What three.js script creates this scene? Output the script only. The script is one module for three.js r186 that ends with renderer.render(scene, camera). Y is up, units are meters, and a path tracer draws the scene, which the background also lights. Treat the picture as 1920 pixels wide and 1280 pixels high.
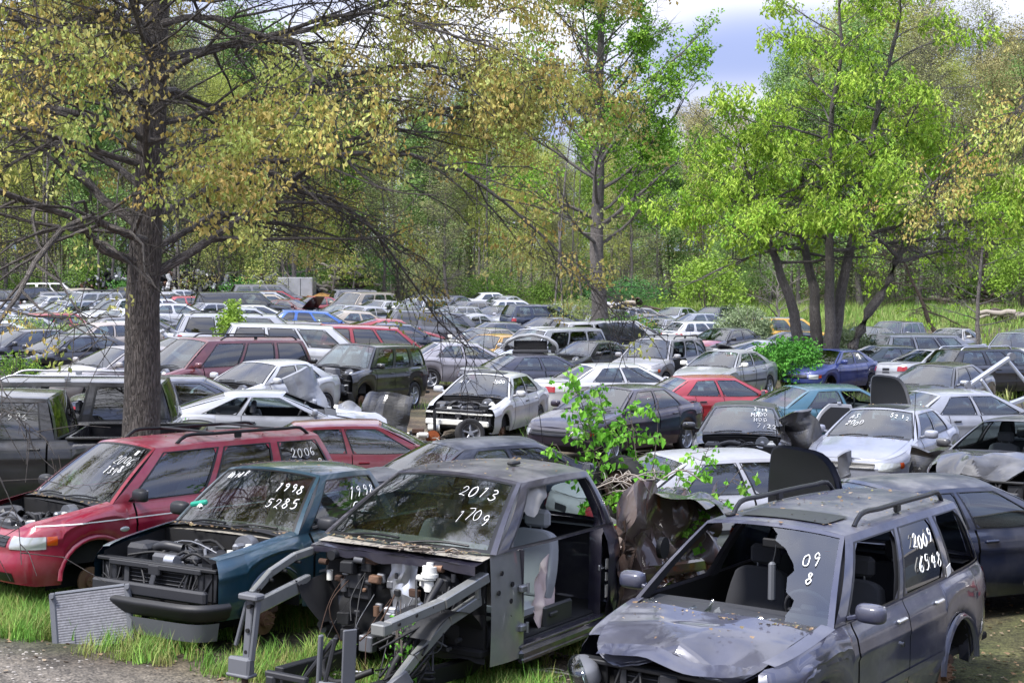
import * as THREE from 'three';
import { mergeGeometries, toCreasedNormals } from 'three/addons/utils/BufferGeometryUtils.js';

// ---------------------------------------------------------------- camera, sky, sun, exposure
const scene = new THREE.Scene();
const FPX = 2800, EYE = 3.36, PITCH = Math.atan2(96, FPX);
const camera = new THREE.PerspectiveCamera(2 * Math.atan(640 / FPX) * 180 / Math.PI, 1.5, 0.3, 900);
camera.position.set(0, EYE, 0);
camera.rotation.x = -PITCH;
scene.add(camera);

const renderer = new THREE.WebGLRenderer({ antialias: true });
renderer.toneMapping = THREE.LinearToneMapping;
renderer.toneMappingExposure = 2.18;
renderer.shadowMap.enabled = true;
renderer.setSize(1024, 682);

function mulberry(a) { return () => { a |= 0; a = a + 0x6D2B79F5 | 0; let t = Math.imul(a ^ a >>> 15, 1 | a); t = t + Math.imul(t ^ t >>> 7, 61 | t) ^ t; return ((t ^ t >>> 14) >>> 0) / 4294967296; }; }
const lerp = (a, b, t) => a + (b - a) * t, clamp = (x, a, b) => Math.min(b, Math.max(a, x));
const smooth = (a, b, x) => { const t = clamp((x - a) / (b - a), 0, 1); return t * t * (3 - 2 * t); };
const R = d => d * Math.PI / 180;
// lattice noise, periodic when per is given
function hash3(x, y, z) { let h = Math.imul(x, 374761393) ^ Math.imul(y, 668265263) ^ Math.imul(z, 2147483647 ^ 0x5bd1e995); h = Math.imul(h ^ h >>> 13, 1274126177); return ((h ^ h >>> 16) >>> 0) / 4294967296; }
function noise2(x, y, seed = 0, per = 0) {
  const xi = Math.floor(x), yi = Math.floor(y), fx = x - xi, fy = y - yi, w = v => per ? ((v % per) + per) % per : v;
  const u = fx * fx * (3 - 2 * fx), v = fy * fy * (3 - 2 * fy), a = (i, j) => hash3(w(xi + i), w(yi + j), seed);
  return lerp(lerp(a(0, 0), a(1, 0), u), lerp(a(0, 1), a(1, 1), u), v);
}
function noise3(x, y, z, seed = 0) { const k = Math.floor(z), f = z - k, t = f * f * (3 - 2 * f); return lerp(noise2(x + k * 17.3, y + k * 9.1, seed), noise2(x + (k + 1) * 17.3, y + (k + 1) * 9.1, seed), t); }
function fbm(x, y, seed, oct = 4, per = 0) { let s = 0, a = .5, n = 0; for (let i = 0; i < oct; i++) { s += a * noise2(x, y, seed + i, per); n += a; a *= .5; x *= 2; y *= 2; per *= 2; } return s / n; }

{ // bright, lightly broken overcast
  const w = 512, h = 256, d = new Float32Array(w * h * 4);
  for (let j = 0; j < h; j++) for (let i = 0; i < w; i++) {
    const el = ((j + .5) / h - .5) * Math.PI, az = (i + .5) / w * Math.PI * 2;
    const y = Math.sin(Math.max(el, .06)), k = .9 / (y + .12);
    const cx = Math.cos(az) * Math.cos(el) * k, cy = Math.sin(az) * Math.cos(el) * k;
    const n = fbm(cx * 1.6 + 40, cy * 1.6 + 40, 5, 5);
    const m = smooth(.36, .66, n), b = lerp(.82, 1.0, m);
    const o = (j * w + i) * 4, c = [lerp(.46, .90, m), lerp(.56, .92, m), lerp(.93, 1.03, m)];
    for (let q = 0; q < 3; q++) d[o + q] = c[q] * b * .58 * (1 + 2 * Math.max(0, Math.sin(el))) / 1.3;
    d[o + 3] = 1;
  }
  const t = new THREE.DataTexture(d, w, h, THREE.RGBAFormat, THREE.FloatType);
  t.mapping = THREE.EquirectangularReflectionMapping; t.magFilter = t.minFilter = THREE.LinearFilter; t.wrapS = THREE.RepeatWrapping; t.needsUpdate = true;
  scene.background = t; scene.environment = t;
}
const sun = new THREE.DirectionalLight(new THREE.Color(1, .96, .92), 3.2);
sun.position.set(-30, 62, 28); sun.castShadow = true; sun.shadow.radius = 24;
sun.shadow.camera.left = -60; sun.shadow.camera.right = 60; sun.shadow.camera.top = 90; sun.shadow.camera.bottom = -90; sun.shadow.camera.far = 300;
sun.target.position.set(0, 0, -50); scene.add(sun, sun.target);
sun.position.add(sun.target.position);

// a pixel of the 1920 x 1280 frame and a depth -> a point of the place
function at(px, py, D) {
  const x = (px - 960) / FPX, y = -(py - 640) / FPX, c = Math.cos(PITCH), s = Math.sin(PITCH);
  const wy = y * c - s, wz = -c - y * s, k = D / -wz;
  return new THREE.Vector3(x * k, EYE + wy * k, -D);
}
// ---------------------------------------------------------------- helpers
const taken = {};
function numbered(n) { const k = taken[n] = (taken[n] ?? -1) + 1; return k ? n + '_' + String(k).padStart(3, '0') : n; }
function thing(name, label, category, group) { const o = new THREE.Group(); o.name = numbered(name); o.userData = { label, category }; if (group) o.userData.group = group; scene.add(o); return o; }
function mesh(name, geo, mat, parent, x = 0, y = 0, z = 0) { const m = new THREE.Mesh(geo, mat); m.name = name; m.castShadow = m.receiveShadow = true; m.position.set(x, y, z); parent.add(m); return m; }
const V = (x, y, z) => new THREE.Vector3(x, y, z);
function worldUV(g, k = 1) {
  const p = g.attributes.position, n = g.attributes.normal, uv = new Float32Array(p.count * 2);
  for (let i = 0; i < p.count; i++) {
    const a = Math.abs(n.getX(i)), b = Math.abs(n.getY(i)), c = Math.abs(n.getZ(i));
    uv[2 * i] = (b > a && b > c ? p.getX(i) : a > c ? p.getZ(i) : p.getX(i)) * k; uv[2 * i + 1] = (b > a && b > c ? p.getZ(i) : p.getY(i)) * k;
  }
  g.setAttribute('uv', new THREE.BufferAttribute(uv, 2)); return g;
}
function patch(fn, u0, u1, v0, v1, nu, nv) { // a grid over fn(u, v) -> [x, y, z]; nu / nv may be lists of values
  const us = Array.isArray(nu) ? nu : Array.from({ length: nu + 1 }, (_, i) => lerp(u0, u1, i / nu)), vs = Array.isArray(nv) ? nv : Array.from({ length: nv + 1 }, (_, i) => lerp(v0, v1, i / nv));
  const pos = [], idx = [], W = us.length;
  for (const v of vs) for (const u of us) pos.push(...fn(u, v));
  for (let j = 0; j < vs.length - 1; j++) for (let i = 0; i < W - 1; i++) { const a = j * W + i; idx.push(a, a + 1, a + W + 1, a, a + W + 1, a + W); }
  const g = new THREE.BufferGeometry(); g.setAttribute('position', new THREE.Float32BufferAttribute(pos, 3)); g.setIndex(idx); g.computeVertexNormals();
  return worldUV(g);
}
function join(list) { const l = list.filter(Boolean).map(g => { const h = g.index ? g.toNonIndexed() : g; for (const k of Object.keys(h.attributes)) if (!['position', 'normal', 'uv'].includes(k)) h.deleteAttribute(k); if (!h.attributes.uv) worldUV(h); return h; }); return l.length > 1 ? mergeGeometries(l) : l[0]; }
function mirror(g) { const h = g.index ? g.toNonIndexed() : g.clone(); h.scale(-1, 1, 1); for (const k of Object.keys(h.attributes)) { const at_ = h.attributes[k], n = at_.itemSize, A = at_.array; for (let i = 0; i < at_.count; i += 3) for (let q = 0; q < n; q++) { const t = A[(i + 1) * n + q]; A[(i + 1) * n + q] = A[(i + 2) * n + q]; A[(i + 2) * n + q] = t; } } return h; }
const both = g => join([g, mirror(g)]);
function box(w, h, d, x = 0, y = 0, z = 0, b = .012) { // bevelled box
  b = Math.min(b, w / 3, h / 3, d / 3);
  const X = w / 2, Y = h / 2, Z = d / 2, P = [];
  const q = (a, b_, c, d_) => P.push(...a, ...b_, ...c, ...a, ...c, ...d_);
  const f = (s, ax) => { // face of axis ax
    const m = (u, v, k) => { const r = [0, 0, 0]; r[ax] = s * k; r[(ax + 1) % 3] = u; r[(ax + 2) % 3] = v; return r; };
    const D = [X, Y, Z], U = D[(ax + 1) % 3], W_ = D[(ax + 2) % 3], K = D[ax];
    const c = [m(-U + b, -W_ + b, K), m(U - b, -W_ + b, K), m(U - b, W_ - b, K), m(-U + b, W_ - b, K)];
    s > 0 ? q(...c) : q(c[0], c[3], c[2], c[1]);
  };
  for (const ax of [0, 1, 2]) for (const s of [-1, 1]) f(s, ax);
  for (const [ax, ay, az] of [[0, 1, 2], [1, 2, 0], [2, 0, 1]]) for (const s of [-1, 1]) for (const t of [-1, 1]) { // edges along az
    const D = [X, Y, Z], mk = (ka, kb, kc) => { const r = [0, 0, 0]; r[ax] = s * ka; r[ay] = t * kb; r[az] = kc; return r; };
    const c = [mk(D[ax], D[ay] - b, -D[az] + b), mk(D[ax], D[ay] - b, D[az] - b), mk(D[ax] - b, D[ay], D[az] - b), mk(D[ax] - b, D[ay], -D[az] + b)];
    s * t > 0 ? q(c[0], c[3], c[2], c[1]) : q(...c);
  }
  for (const s of [-1, 1]) for (const t of [-1, 1]) for (const r of [-1, 1]) { const a = [s * X, t * (Y - b), r * (Z - b)], c = [s * (X - b), t * Y, r * (Z - b)], e = [s * (X - b), t * (Y - b), r * Z]; s * t * r > 0 ? P.push(...a, ...c, ...e) : P.push(...a, ...e, ...c); }
  const g = new THREE.BufferGeometry(); g.setAttribute('position', new THREE.Float32BufferAttribute(P, 3)); g.computeVertexNormals(); worldUV(g); g.translate(x, y, z); return g;
}
function tube(pts, r, seg = 12, rad = 6) { const c = pts.length > 2 ? new THREE.CatmullRomCurve3(pts.map(p => V(...p))) : new THREE.LineCurve3(V(...pts[0]), V(...pts[1])); const g = new THREE.TubeGeometry(c, pts.length > 2 ? seg : 1, r, rad); return g; }
function cyl(r, len, x, y, z, axis = 'x', n = 18, r2 = r) { const g = new THREE.CylinderGeometry(r2, r, len, n); if (axis === 'x') g.rotateZ(Math.PI / 2); if (axis === 'z') g.rotateX(Math.PI / 2); g.translate(x, y, z); return g; }
function bar(a, b, w, h = w, bev = .008) { const A = V(...a), B = V(...b), d = B.clone().sub(A), L = d.length(); const g = box(w, h, L, 0, 0, 0, bev); const m = new THREE.Matrix4().lookAt(B, A, V(0, 1, 0)); g.applyMatrix4(m); const c = A.add(B).multiplyScalar(.5); g.translate(c.x, c.y, c.z); return g; }
function crumple(g, amp, scale, seed, where) { // dents and folds
  const h = g.clone(), p = h.attributes.position;
  for (let i = 0; i < p.count; i++) {
    const x = p.getX(i), y = p.getY(i), z = p.getZ(i), k = where ? where(x, y, z) : 1; if (k <= 0) continue;
    const n = (s) => Math.abs(noise3(x * scale + 31 + s * 7, y * scale + 11, z * scale + 57 + s * 3, seed + s) * 2 - 1) * 2 - .7;
    p.setXYZ(i, x + amp * k * n(1), y + amp * k * n(2), z + amp * k * n(3));
  }
  h.computeVertexNormals(); return g.index ? toCreasedNormals(h, .55) : h;
}
function dataTex(size, fn, srgb = true) {
  const d = new Uint8Array(size * size * 4);
  for (let j = 0; j < size; j++) for (let i = 0; i < size; i++) { const c = fn(i / size, j / size), o = (j * size + i) * 4; for (let q = 0; q < 3; q++) d[o + q] = clamp(Math.round(c[q] * 255), 0, 255); d[o + 3] = 255; }
  const t = new THREE.DataTexture(d, size, size); t.wrapS = t.wrapT = THREE.RepeatWrapping; t.magFilter = THREE.LinearFilter; t.minFilter = THREE.LinearMipmapLinearFilter; t.generateMipmaps = true; if (srgb) t.colorSpace = THREE.SRGBColorSpace; t.needsUpdate = true; return t;
}
// ---------------------------------------------------------------- materials
const std = (hex, rough = .7, metal = 0, x = {}) => new THREE.MeshStandardMaterial({ color: hex, roughness: rough, metalness: metal, ...x });
const roughTex = dataTex(256, (u, v) => { const n = fbm(u * 8, v * 8, 21, 5, 8); const s = smooth(.35, .75, n); return [s, .45 + .35 * s, 0]; }, false);
const N1 = []; { for (let j = 0; j < 256; j++) for (let i = 0; i < 256; i++) { const u = i / 256, v = j / 256; N1.push([smooth(.38, .72, fbm(u * 5, v * 5, 31, 5, 5)), fbm(u * 32, v * 32, 41, 3, 32), smooth(.6, .8, fbm(u * 14, v * 9, 51, 4, 14)) ]); } }
function hex(c) { const k = new THREE.Color(c); return [k.r, k.g, k.b]; }
const toS = v => v <= .0031308 ? v * 12.92 : 1.055 * Math.pow(v, 1 / 2.4) - .055;
const paints = {}, gritTex = {};
function grit(ratio) { return gritTex[ratio] ??= (() => { const t = dataTex(256, (u, v) => { const n = N1[Math.floor(v * 256) * 256 + Math.floor(u * 256)], k = clamp(.12 + .95 * n[0] * (.55 + .9 * n[1]) + .22 * n[2], 0, 1), g = toS(lerp(ratio, 1, k)); return [g, g, g]; }); t.repeat.set(.55, .55); return t; })(); }
function paint(c, dust = .25, rust = 0, own = false) { // weathered car paint: lacquer with a film of grit in blotches
  dust = Math.round(dust * 10) / 10; const key = c + '/' + dust + '/' + rust + own; if (paints[key]) return paints[key];
  const a = hex(c), b = hex(0x8d8a86), r = hex(0x6b3a1c); if (a[0] + a[1] + a[2] < .1 && dust < .35) dust *= .35; if (a[1] > .35) for (let i = 0; i < 3; i++) a[i] *= .78; let map, color = new THREE.Color(1, 1, 1);
  if (own) { map = dataTex(256, (u, v) => { const n = N1[Math.floor(v * 256) * 256 + Math.floor(u * 256)], k = clamp(.6 * dust * (.05 + 1.1 * n[0] * (.55 + .9 * n[1])) + .25 * dust * n[2], 0, .9), q = rust * n[2]; return [0, 1, 2].map(i => toS(lerp(lerp(a[i] * (.93 + .14 * n[1]), b[i], k), r[i], q))); }); map.repeat.set(.55, .55); }
  else { const top = a.map((v, i) => lerp(v, b[i], dust * .45)), lum = v => v[0] * .3 + v[1] * .6 + v[2] * .1, q = lum(a) / lum(top); map = grit([.3, .5, .7, .85].reduce((p, v) => Math.abs(v - Math.min(q, .85)) < Math.abs(p - Math.min(q, .85)) ? v : p)); color.setRGB(...top); }
  const dusty = dust > .45;
  return paints[key] = new THREE.MeshPhysicalMaterial({ map, color, roughnessMap: roughTexShared, roughness: dusty ? .95 : .72, metalness: .1, clearcoat: dusty ? .5 : .95, clearcoatRoughness: dusty ? .25 : .06 });
}
const roughTexShared = roughTex.clone(); roughTexShared.repeat.set(.7, .7); roughTexShared.needsUpdate = true;
const M = {
  glass: new THREE.MeshPhysicalMaterial({ color: 0xa9b8b6, transmission: 1, roughness: .02, thickness: 0, ior: 2.0 }),
  tint: new THREE.MeshPhysicalMaterial({ color: 0x30363a, transmission: 1, roughness: .03, thickness: 0, ior: 2.0 }),
  dirtyGlass: new THREE.MeshPhysicalMaterial({ color: 0xc4d0d2, transmission: .9, roughness: .03, thickness: 0, ior: 1.52 }),
  black: std(0x17181b, .55), rubber: std(0x1d1d1f, .85), plastic: std(0x26272b, .5), plasticGrey: std(0x5b5d62, .55), trim: std(0x101113, .35),
  steel: std(0x8b8d92, .45, .75), alu: std(0xb9bcc2, .4, .8), rust: std(0x46342a, .9, .2), rotor: std(0x7d6250, .6, .6), engine: std(0x55565a, .55, .5), hose: std(0x141416, .6), dark: std(0x0d0d0f, .9),
  lens: new THREE.MeshPhysicalMaterial({ color: 0xb4b8b6, roughness: .18, clearcoat: 1, clearcoatRoughness: .05, metalness: .35 }), amber: new THREE.MeshPhysicalMaterial({ color: 0xb8480f, roughness: .2, clearcoat: 1 }), red: new THREE.MeshPhysicalMaterial({ color: 0x8c0f12, roughness: .2, clearcoat: 1, clearcoatRoughness: .05 }),
  seatGrey: std(0x55575c, .95), seatLight: std(0x86888c, .95), seatTan: std(0x9a8e7d, .95), seatDark: std(0x2a2b2f, .95), dash: std(0x2c2d31, .8), dashLight: std(0x8f8a80, .85), headliner: std(0x8c8a86, .95),
  chalk: std(0xf2f2ee, .8), chrome: std(0xd5d7da, .15, .95), whitePlastic: std(0xd9d9d2, .5), cloth: std(0xb4a3a0, .95), sticker: std(0xe8e6e0, .6),
};
// ---------------------------------------------------------------- vehicles
// z forward, x to the vehicle's left, y up; origin on the ground under the middle
const TYPES = {
  sedan: { cat: 'sedan', L: [2.3, -2.42], W: 1.79, H: 1.43, ax: [1.38, -1.36], top: [[2.3, .70], [2.1, .78], [1.05, .955], [.3, .95], [-.9, .985], [-1.62, 1.01], [-2.25, .99], [-2.42, .95]], cowl: 1.05, wt: .22, rr: -.98, rb: -1.66, rw: .585, win: [[.085, .46], [.505, .83]], doors: [.86, -.24, -1.0], arch: .335, tyre: .315, n: [4.4, 5] },
  compact: { cat: 'sedan', L: [2.12, -2.2], W: 1.7, H: 1.40, ax: [1.28, -1.26], top: [[2.12, .68], [1.95, .76], [.98, .94], [.2, .93], [-.9, .97], [-1.5, 1.0], [-2.05, .98], [-2.2, .94]], cowl: .98, wt: .2, rr: -.95, rb: -1.56, rw: .55, win: [[.085, .46], [.505, .83]], doors: [.8, -.22, -.93], arch: .325, tyre: .30, n: [4, 4.6] },
  boxy: { cat: 'sedan', L: [2.3, -2.4], W: 1.76, H: 1.42, ax: [1.4, -1.32], top: [[2.3, .70], [2.15, .74], [1.02, .95], [.2, .94], [-1.0, .96], [-1.62, .99], [-2.28, .97], [-2.4, .92]], cowl: 1.02, wt: .25, rr: -1.02, rb: -1.6, rw: .58, win: [[.085, .47], [.505, .85]], doors: [.86, -.22, -.98], arch: .33, tyre: .31, n: [5.5, 6.5] },
  coupe: { cat: 'coupe', L: [2.25, -2.35], W: 1.79, H: 1.36, ax: [1.35, -1.32], top: [[2.25, .66], [2.05, .75], [1.1, .93], [.2, .93], [-.9, .96], [-1.8, .99], [-2.2, .98], [-2.35, .94]], cowl: 1.1, wt: .2, rr: -.72, rb: -1.84, rw: .55, win: [[.08, .54], [.585, .8]], doors: [.88, -.5], arch: .345, tyre: .32, n: [4, 4.6] },
  suv: { cat: 'SUV', L: [2.12, -2.3], W: 1.81, H: 1.70, ax: [1.3, -1.32], top: [[2.12, .86], [2.0, .94], [1.08, 1.09], [.2, 1.09], [-1.2, 1.11], [-2.18, 1.13], [-2.3, 1.1]], cowl: 1.08, wt: .36, rr: -1.98, rb: -2.22, rw: .61, win: [[.06, .355], [.395, .66], [.715, .955]], doors: [.82, -.16, -.95], arch: .385, tyre: .355, n: [5.5, 8], sill: .30 },
  bigsuv: { cat: 'SUV', L: [2.35, -2.65], W: 1.96, H: 1.88, ax: [1.5, -1.5], top: [[2.35, .95], [2.25, 1.03], [1.2, 1.2], [.2, 1.2], [-1.2, 1.21], [-2.55, 1.23], [-2.65, 1.2]], cowl: 1.2, wt: .55, rr: -2.4, rb: -2.58, rw: .70, win: [[.06, .325], [.36, .62], [.665, .955]], doors: [.95, -.12, -1.1], arch: .42, tyre: .39, n: [7, 10], sill: .40 },
  minivan: { cat: 'minivan', L: [2.4, -2.62], W: 1.93, H: 1.74, ax: [1.5, -1.5], top: [[2.4, .74], [2.2, .84], [1.55, 1.03], [.2, 1.06], [-1.2, 1.08], [-2.5, 1.10], [-2.62, 1.06]], cowl: 1.55, wt: .72, rr: -2.25, rb: -2.52, rw: .66, win: [[.10, .37], [.405, .66], [.70, .955]], doors: [1.05, -.05, -1.1], arch: .355, tyre: .33, n: [4, 7] },
  wagon: { cat: 'station wagon', L: [2.28, -2.4], W: 1.76, H: 1.50, ax: [1.36, -1.3], top: [[2.28, .72], [2.08, .8], [1.05, .97], [.2, .97], [-1.0, 1.0], [-2.3, 1.02], [-2.4, .98]], cowl: 1.05, wt: .25, rr: -1.95, rb: -2.3, rw: .58, win: [[.075, .335], [.37, .62], [.67, .93]], doors: [.86, -.2, -.98], arch: .34, tyre: .32, n: [4.4, 6] },
  hatch: { cat: 'hatchback', L: [1.98, -2.02], W: 1.7, H: 1.46, ax: [1.2, -1.24], top: [[1.98, .72], [1.8, .8], [1.05, .97], [.2, .97], [-.9, 1.0], [-1.9, 1.02], [-2.02, .98]], cowl: 1.05, wt: .25, rr: -1.5, rb: -1.92, rw: .56, win: [[.075, .4], [.44, .7], [.75, .92]], doors: [.85, -.2, -.9], arch: .325, tyre: .30, n: [4, 5.5] },
  pickup: { cat: 'pickup truck', L: [2.3, -2.5], W: 1.74, H: 1.60, ax: [1.42, -1.42], top: [[2.3, .86], [2.2, .90], [1.02, 1.03], [.2, 1.03], [-.62, 1.05], [-.7, 1.02], [-2.5, 1.02]], cowl: 1.02, wt: .42, rr: -.42, rb: -.6, rw: .62, win: [[.10, .9]], doors: [.86, -.48], arch: .40, tyre: .345, n: [7, 12], bed: [-.72, -2.46], sill: .36 },
  truck: { cat: 'pickup truck', L: [2.75, -3.0], W: 2.0, H: 1.93, ax: [1.75, -1.75], top: [[2.75, 1.05], [2.6, 1.13], [1.35, 1.28], [.2, 1.28], [-1.05, 1.3], [-1.15, 1.3], [-3.0, 1.32]], cowl: 1.35, wt: .62, rr: -.9, rb: -1.05, rw: .72, win: [[.08, .5], [.54, .92]], doors: [1.1, 0, -.95], arch: .46, tyre: .40, n: [7, 12], bed: [-1.2, -2.95], sill: .42 },
  cab: { cat: 'pickup truck', L: [2.6, -1.15], W: 1.98, H: 1.92, ax: [1.75, -2.9], top: [[2.6, 1.05], [2.4, 1.13], [1.2, 1.36], [.2, 1.34], [-1.1, 1.34], [-1.15, 1.34]], cowl: 1.16, wt: .36, rr: -.86, rb: -1.02, rw: .70, win: [[.09, .93]], doors: [.86, -.72], arch: .5, tyre: .4, n: [7, 12], sill: .42 },
};
function prof(knots, z) { if (z >= knots[0][0]) return knots[0][1]; for (let i = 1; i < knots.length; i++) if (z >= knots[i][0]) { const a = knots[i - 1], b = knots[i]; return lerp(b[1], a[1], (z - b[0]) / (a[0] - b[0])); } return knots[knots.length - 1][1]; }
const bodies = {};
function bodyOf(type) { // surface functions and cached geometries of a body type
  if (bodies[type]) return bodies[type];
  const S = TYPES[type], [zF, zR] = S.L, hw = S.W / 2, sill = S.sill ?? .24, B = { S, type, cache: {} };
  const planX = z => { const f = z >= 0 ? z / zF : z / zR, n = z >= 0 ? S.n[0] : S.n[1]; return hw * Math.pow(Math.max(0, 1 - Math.pow(Math.min(f, 1), n)), 1 / n); };
  const planZ = (x, front) => { const n = S.n[front ? 0 : 1]; return (front ? zF : zR) * Math.pow(Math.max(0, 1 - Math.pow(x / hw, n)), 1 / n); };
  const st = [];
  for (const f of [0, .18, .35, .5, .63, .74, .83, .9]) st.push([f * hw, planZ(f * hw, true)]);
  const z0 = planZ(.93 * hw, true), z1 = planZ(.93 * hw, false), zs = [];
  for (let z = z0; z > z1; z -= .13) zs.push(z);
  zs.push(z1);
  for (const a of S.ax) for (let k = 0; k <= 14; k++) zs.push(a + S.arch * Math.cos(Math.PI * k / 14) * (k === 0 || k === 14 ? 1.004 : 1));
  for (const d of S.doors) zs.push(d);
  zs.sort((a, b) => b - a);
  const keep = zs.filter((z, i) => z <= z0 + 1e-6 && z >= z1 - 1e-6);
  let last = 9; for (const z of keep) { const must = S.doors.includes(z) || S.ax.some(a => Math.abs(z - a) <= S.arch * 1.01); if (last - z < (must ? .003 : .05)) continue; st.push([planX(z), z]); last = z; }
  for (const f of [.9, .83, .74, .63, .5, .35, .18, 0]) st.push([f * hw, planZ(f * hw, false)]);
  const n = st.length;
  const info = st.map(([x, z], i) => {
    const a = st[Math.max(0, i - 1)], b = st[Math.min(n - 1, i + 1)]; let nx = -(b[1] - a[1]), nz = (b[0] - a[0]); if (i === 0) { nx = 0; nz = 1; } if (i === n - 1) { nx = 0; nz = -1; }
    const l = Math.hypot(nx, nz) || 1; nx /= l; nz /= l;
    let yb = sill; for (const ax of S.ax) { const d = Math.abs(z - ax); if (d < S.arch && x > hw * .8) yb = Math.max(yb, S.tyre + Math.sqrt(Math.max(0, S.arch * S.arch - d * d))); }
    const e = z > 0 ? smooth(.92, 1, z / zF) : smooth(.92, 1, z / zR); yb += .03 * e;
    return { x, z, nx, nz, yb, ys: prof(S.top, z), e: z > 0 ? e : 0, er: z < 0 ? e : 0 };
  });
  B.n = n; B.info = info;
  function inset(t, y, e, er) {
    let o = -.045 * Math.pow(1 - smooth(0, .35, t), 2) - .015 * Math.pow((t - .5) / .5, 2) - .055 * Math.pow(smooth(.78, 1, t), 1.6) + .014 * smooth(.66, .70, t) * (1 - smooth(.70, .78, t));
    const bump = smooth(.22, .34, y) * (1 - smooth(.56, .62, y)); o += (e * .035 + er * .03) * bump - e * .06 * smooth(.62, 1, y / 1.0) * smooth(.55, 1, t);
    return o;
  }
  B.wall = (i, t, off = 0) => { // i: fractional station, t: 0 bottom .. 1 shoulder
    const k = clamp(Math.floor(i), 0, n - 2), f = i - k, a = info[k], b = info[k + 1], q = s => lerp(a[s], b[s], f);
    const yb = q('yb'), ys = q('ys'), y = lerp(yb, ys, t), o = inset(t, y, q('e'), q('er')) + off;
    return [Math.max(0, q('x') + q('nx') * o), y, q('z') + q('nz') * o];
  };
  B.iz = z => { let k = 0; while (k < n - 2 && info[k + 1].z > z) k++; const d = info[k].z - info[k + 1].z; return k + (d ? clamp((info[k].z - z) / d, 0, 1) : 0); };
  B.ixF = x => { for (let k = 0; k < n - 1; k++) if (info[k + 1].x >= x) return k + (x - info[k].x) / (info[k + 1].x - info[k].x); return 0; };
  B.ixR = x => { for (let k = n - 1; k > 0; k--) if (info[k - 1].x >= x) return k - (x - info[k].x) / (info[k - 1].x - info[k].x); return n - 1; };
  B.ty = (i, y) => { const k = clamp(Math.floor(i), 0, n - 2), f = i - k; const yb = lerp(info[k].yb, info[k + 1].yb, f), ys = lerp(info[k].ys, info[k + 1].ys, f); return clamp((y - yb) / (ys - yb), 0, 1); };
  const ROWS = [0, .05, .14, .28, .42, .55, .66, .70, .74, .80, .86, .91, .95, .98, 1];
  const range = (a, b) => { const l = [a]; for (let k = Math.ceil(a + 1e-4); k < b - 1e-4; k++) l.push(k); l.push(b); return l; };
  B.wallPatch = (a, b, off = 0, rows = ROWS) => patch((i, t) => B.wall(i, t, off), 0, 0, 0, 0, range(a, b), rows);
  B.decal = (a, b, y0, y1, off, nv = 3) => patch((i, v) => B.wall(i, B.ty(i, lerp(y0, y1, v)), off), 0, 0, 0, 1, range(a, b), nv);
  const sh = z => B.wall(B.iz(z), 1);
  // greenhouse
  const { cowl, wt, rr, rb, rw, H } = S, hEdge = s => H - .055 + (-.02) * (1 - s) ** 3 - .03 * s ** 3 + .0 , rwS = s => rw * (1 - .05 * Math.pow(Math.abs(2 * s - 1), 3));
  const botF = s => { const z = lerp(cowl, rb, s), p = sh(clamp(z, zR * .985, zF)); return [Math.max(p[0] - .012, rw * .9), p[1] - .012, z]; };
  const topF = s => [rwS(s), hEdge(s), lerp(wt, rr, s)];
  B.side = (s, t, off = 0) => { const a = botF(s), b = topF(s), k = 4 * t * (1 - t); return [lerp(a[0], b[0], t) + .03 * k + off, lerp(a[1], b[1], t), lerp(a[2], b[2], t)]; };
  const crown = .055;
  B.roof = (s, u) => { const a = topF(s), w = 1 - u * u; return [u * a[0], a[1] + crown * Math.pow(w, .8), a[2] + w * (.07 * (1 - s) - .06 * s)]; };
  B.ws = (u, v, off = 0) => { const a = botF(0), b = topF(0), w = 1 - u * u, k = 4 * v * (1 - v) * .02 + off; return [u * lerp(a[0], b[0], v), lerp(a[1] + .02 * w, b[1] + crown * Math.pow(w, .8), v) + k * .7, lerp(a[2] + .15 * w, b[2] + .07 * w, v) + k * .7]; };
  B.rg = (u, v, off = 0) => { const a = botF(1), b = topF(1), w = 1 - u * u, k = 4 * v * (1 - v) * .02 + off; return [u * lerp(a[0], b[0], v), lerp(a[1] + .015 * w, b[1] + crown * Math.pow(w, .8), v) + k * .6, lerp(a[2] - .10 * w, b[2] - .06 * w, v) - k * .8]; };
  B.hood = (i, u, lift = 0) => { const p = B.wall(i, 1), w = 1 - u * u, k = smooth(0, .5, (zF - p[2])); return [u * p[0], p[1] + (.02 + .035 * k) * Math.pow(w, .7) + lift, p[2]]; };
  const geo = (k, f) => B.cache[k] ??= f();
  B.geo = geo;
  const iC = B.iz(cowl + .17), iCow = B.iz(cowl), hu = .865;
  B.iC = iC; B.hu = hu; B.sh = sh; B.range = range;
  const US = [-hu, -.8, -.6, -.35, 0, .35, .6, .8, hu];
  B.G = {
    // whole shell as one piece (small copies) or split where doors are
    shell: (doors, cut = 0) => geo('shell' + doors + '/' + cut, () => {
      const l = [], gap = .0, id = S.doors.map(z => B.iz(z));
      const i0 = cut === 1 ? B.ixF(hw * .88) : 0;
      if (doors) { const e = .11; if (cut < 2) l.push(both(B.wallPatch(i0, id[0] - e))); l.push(both(B.wallPatch(id[id.length - 1] + e, n - 1))); if (cut === 2) return join(l); }
      else l.push(both(B.wallPatch(i0, n - 1)));
      const fl = (u0, u1) => patch((i, u) => B.hood(i, u), 0, 0, 0, 0, range(i0, iCow), [u0, lerp(u0, u1, .5), u1]);
      l.push(both(fl(1, hu + .008)));
      if (!cut) l.push(both(patch((i, u) => B.hood(i, u), 0, 0, 0, 0, [0, .5, 1, 1.6], [0, .3, .6, hu + .008]))); // lip over the grille
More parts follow.
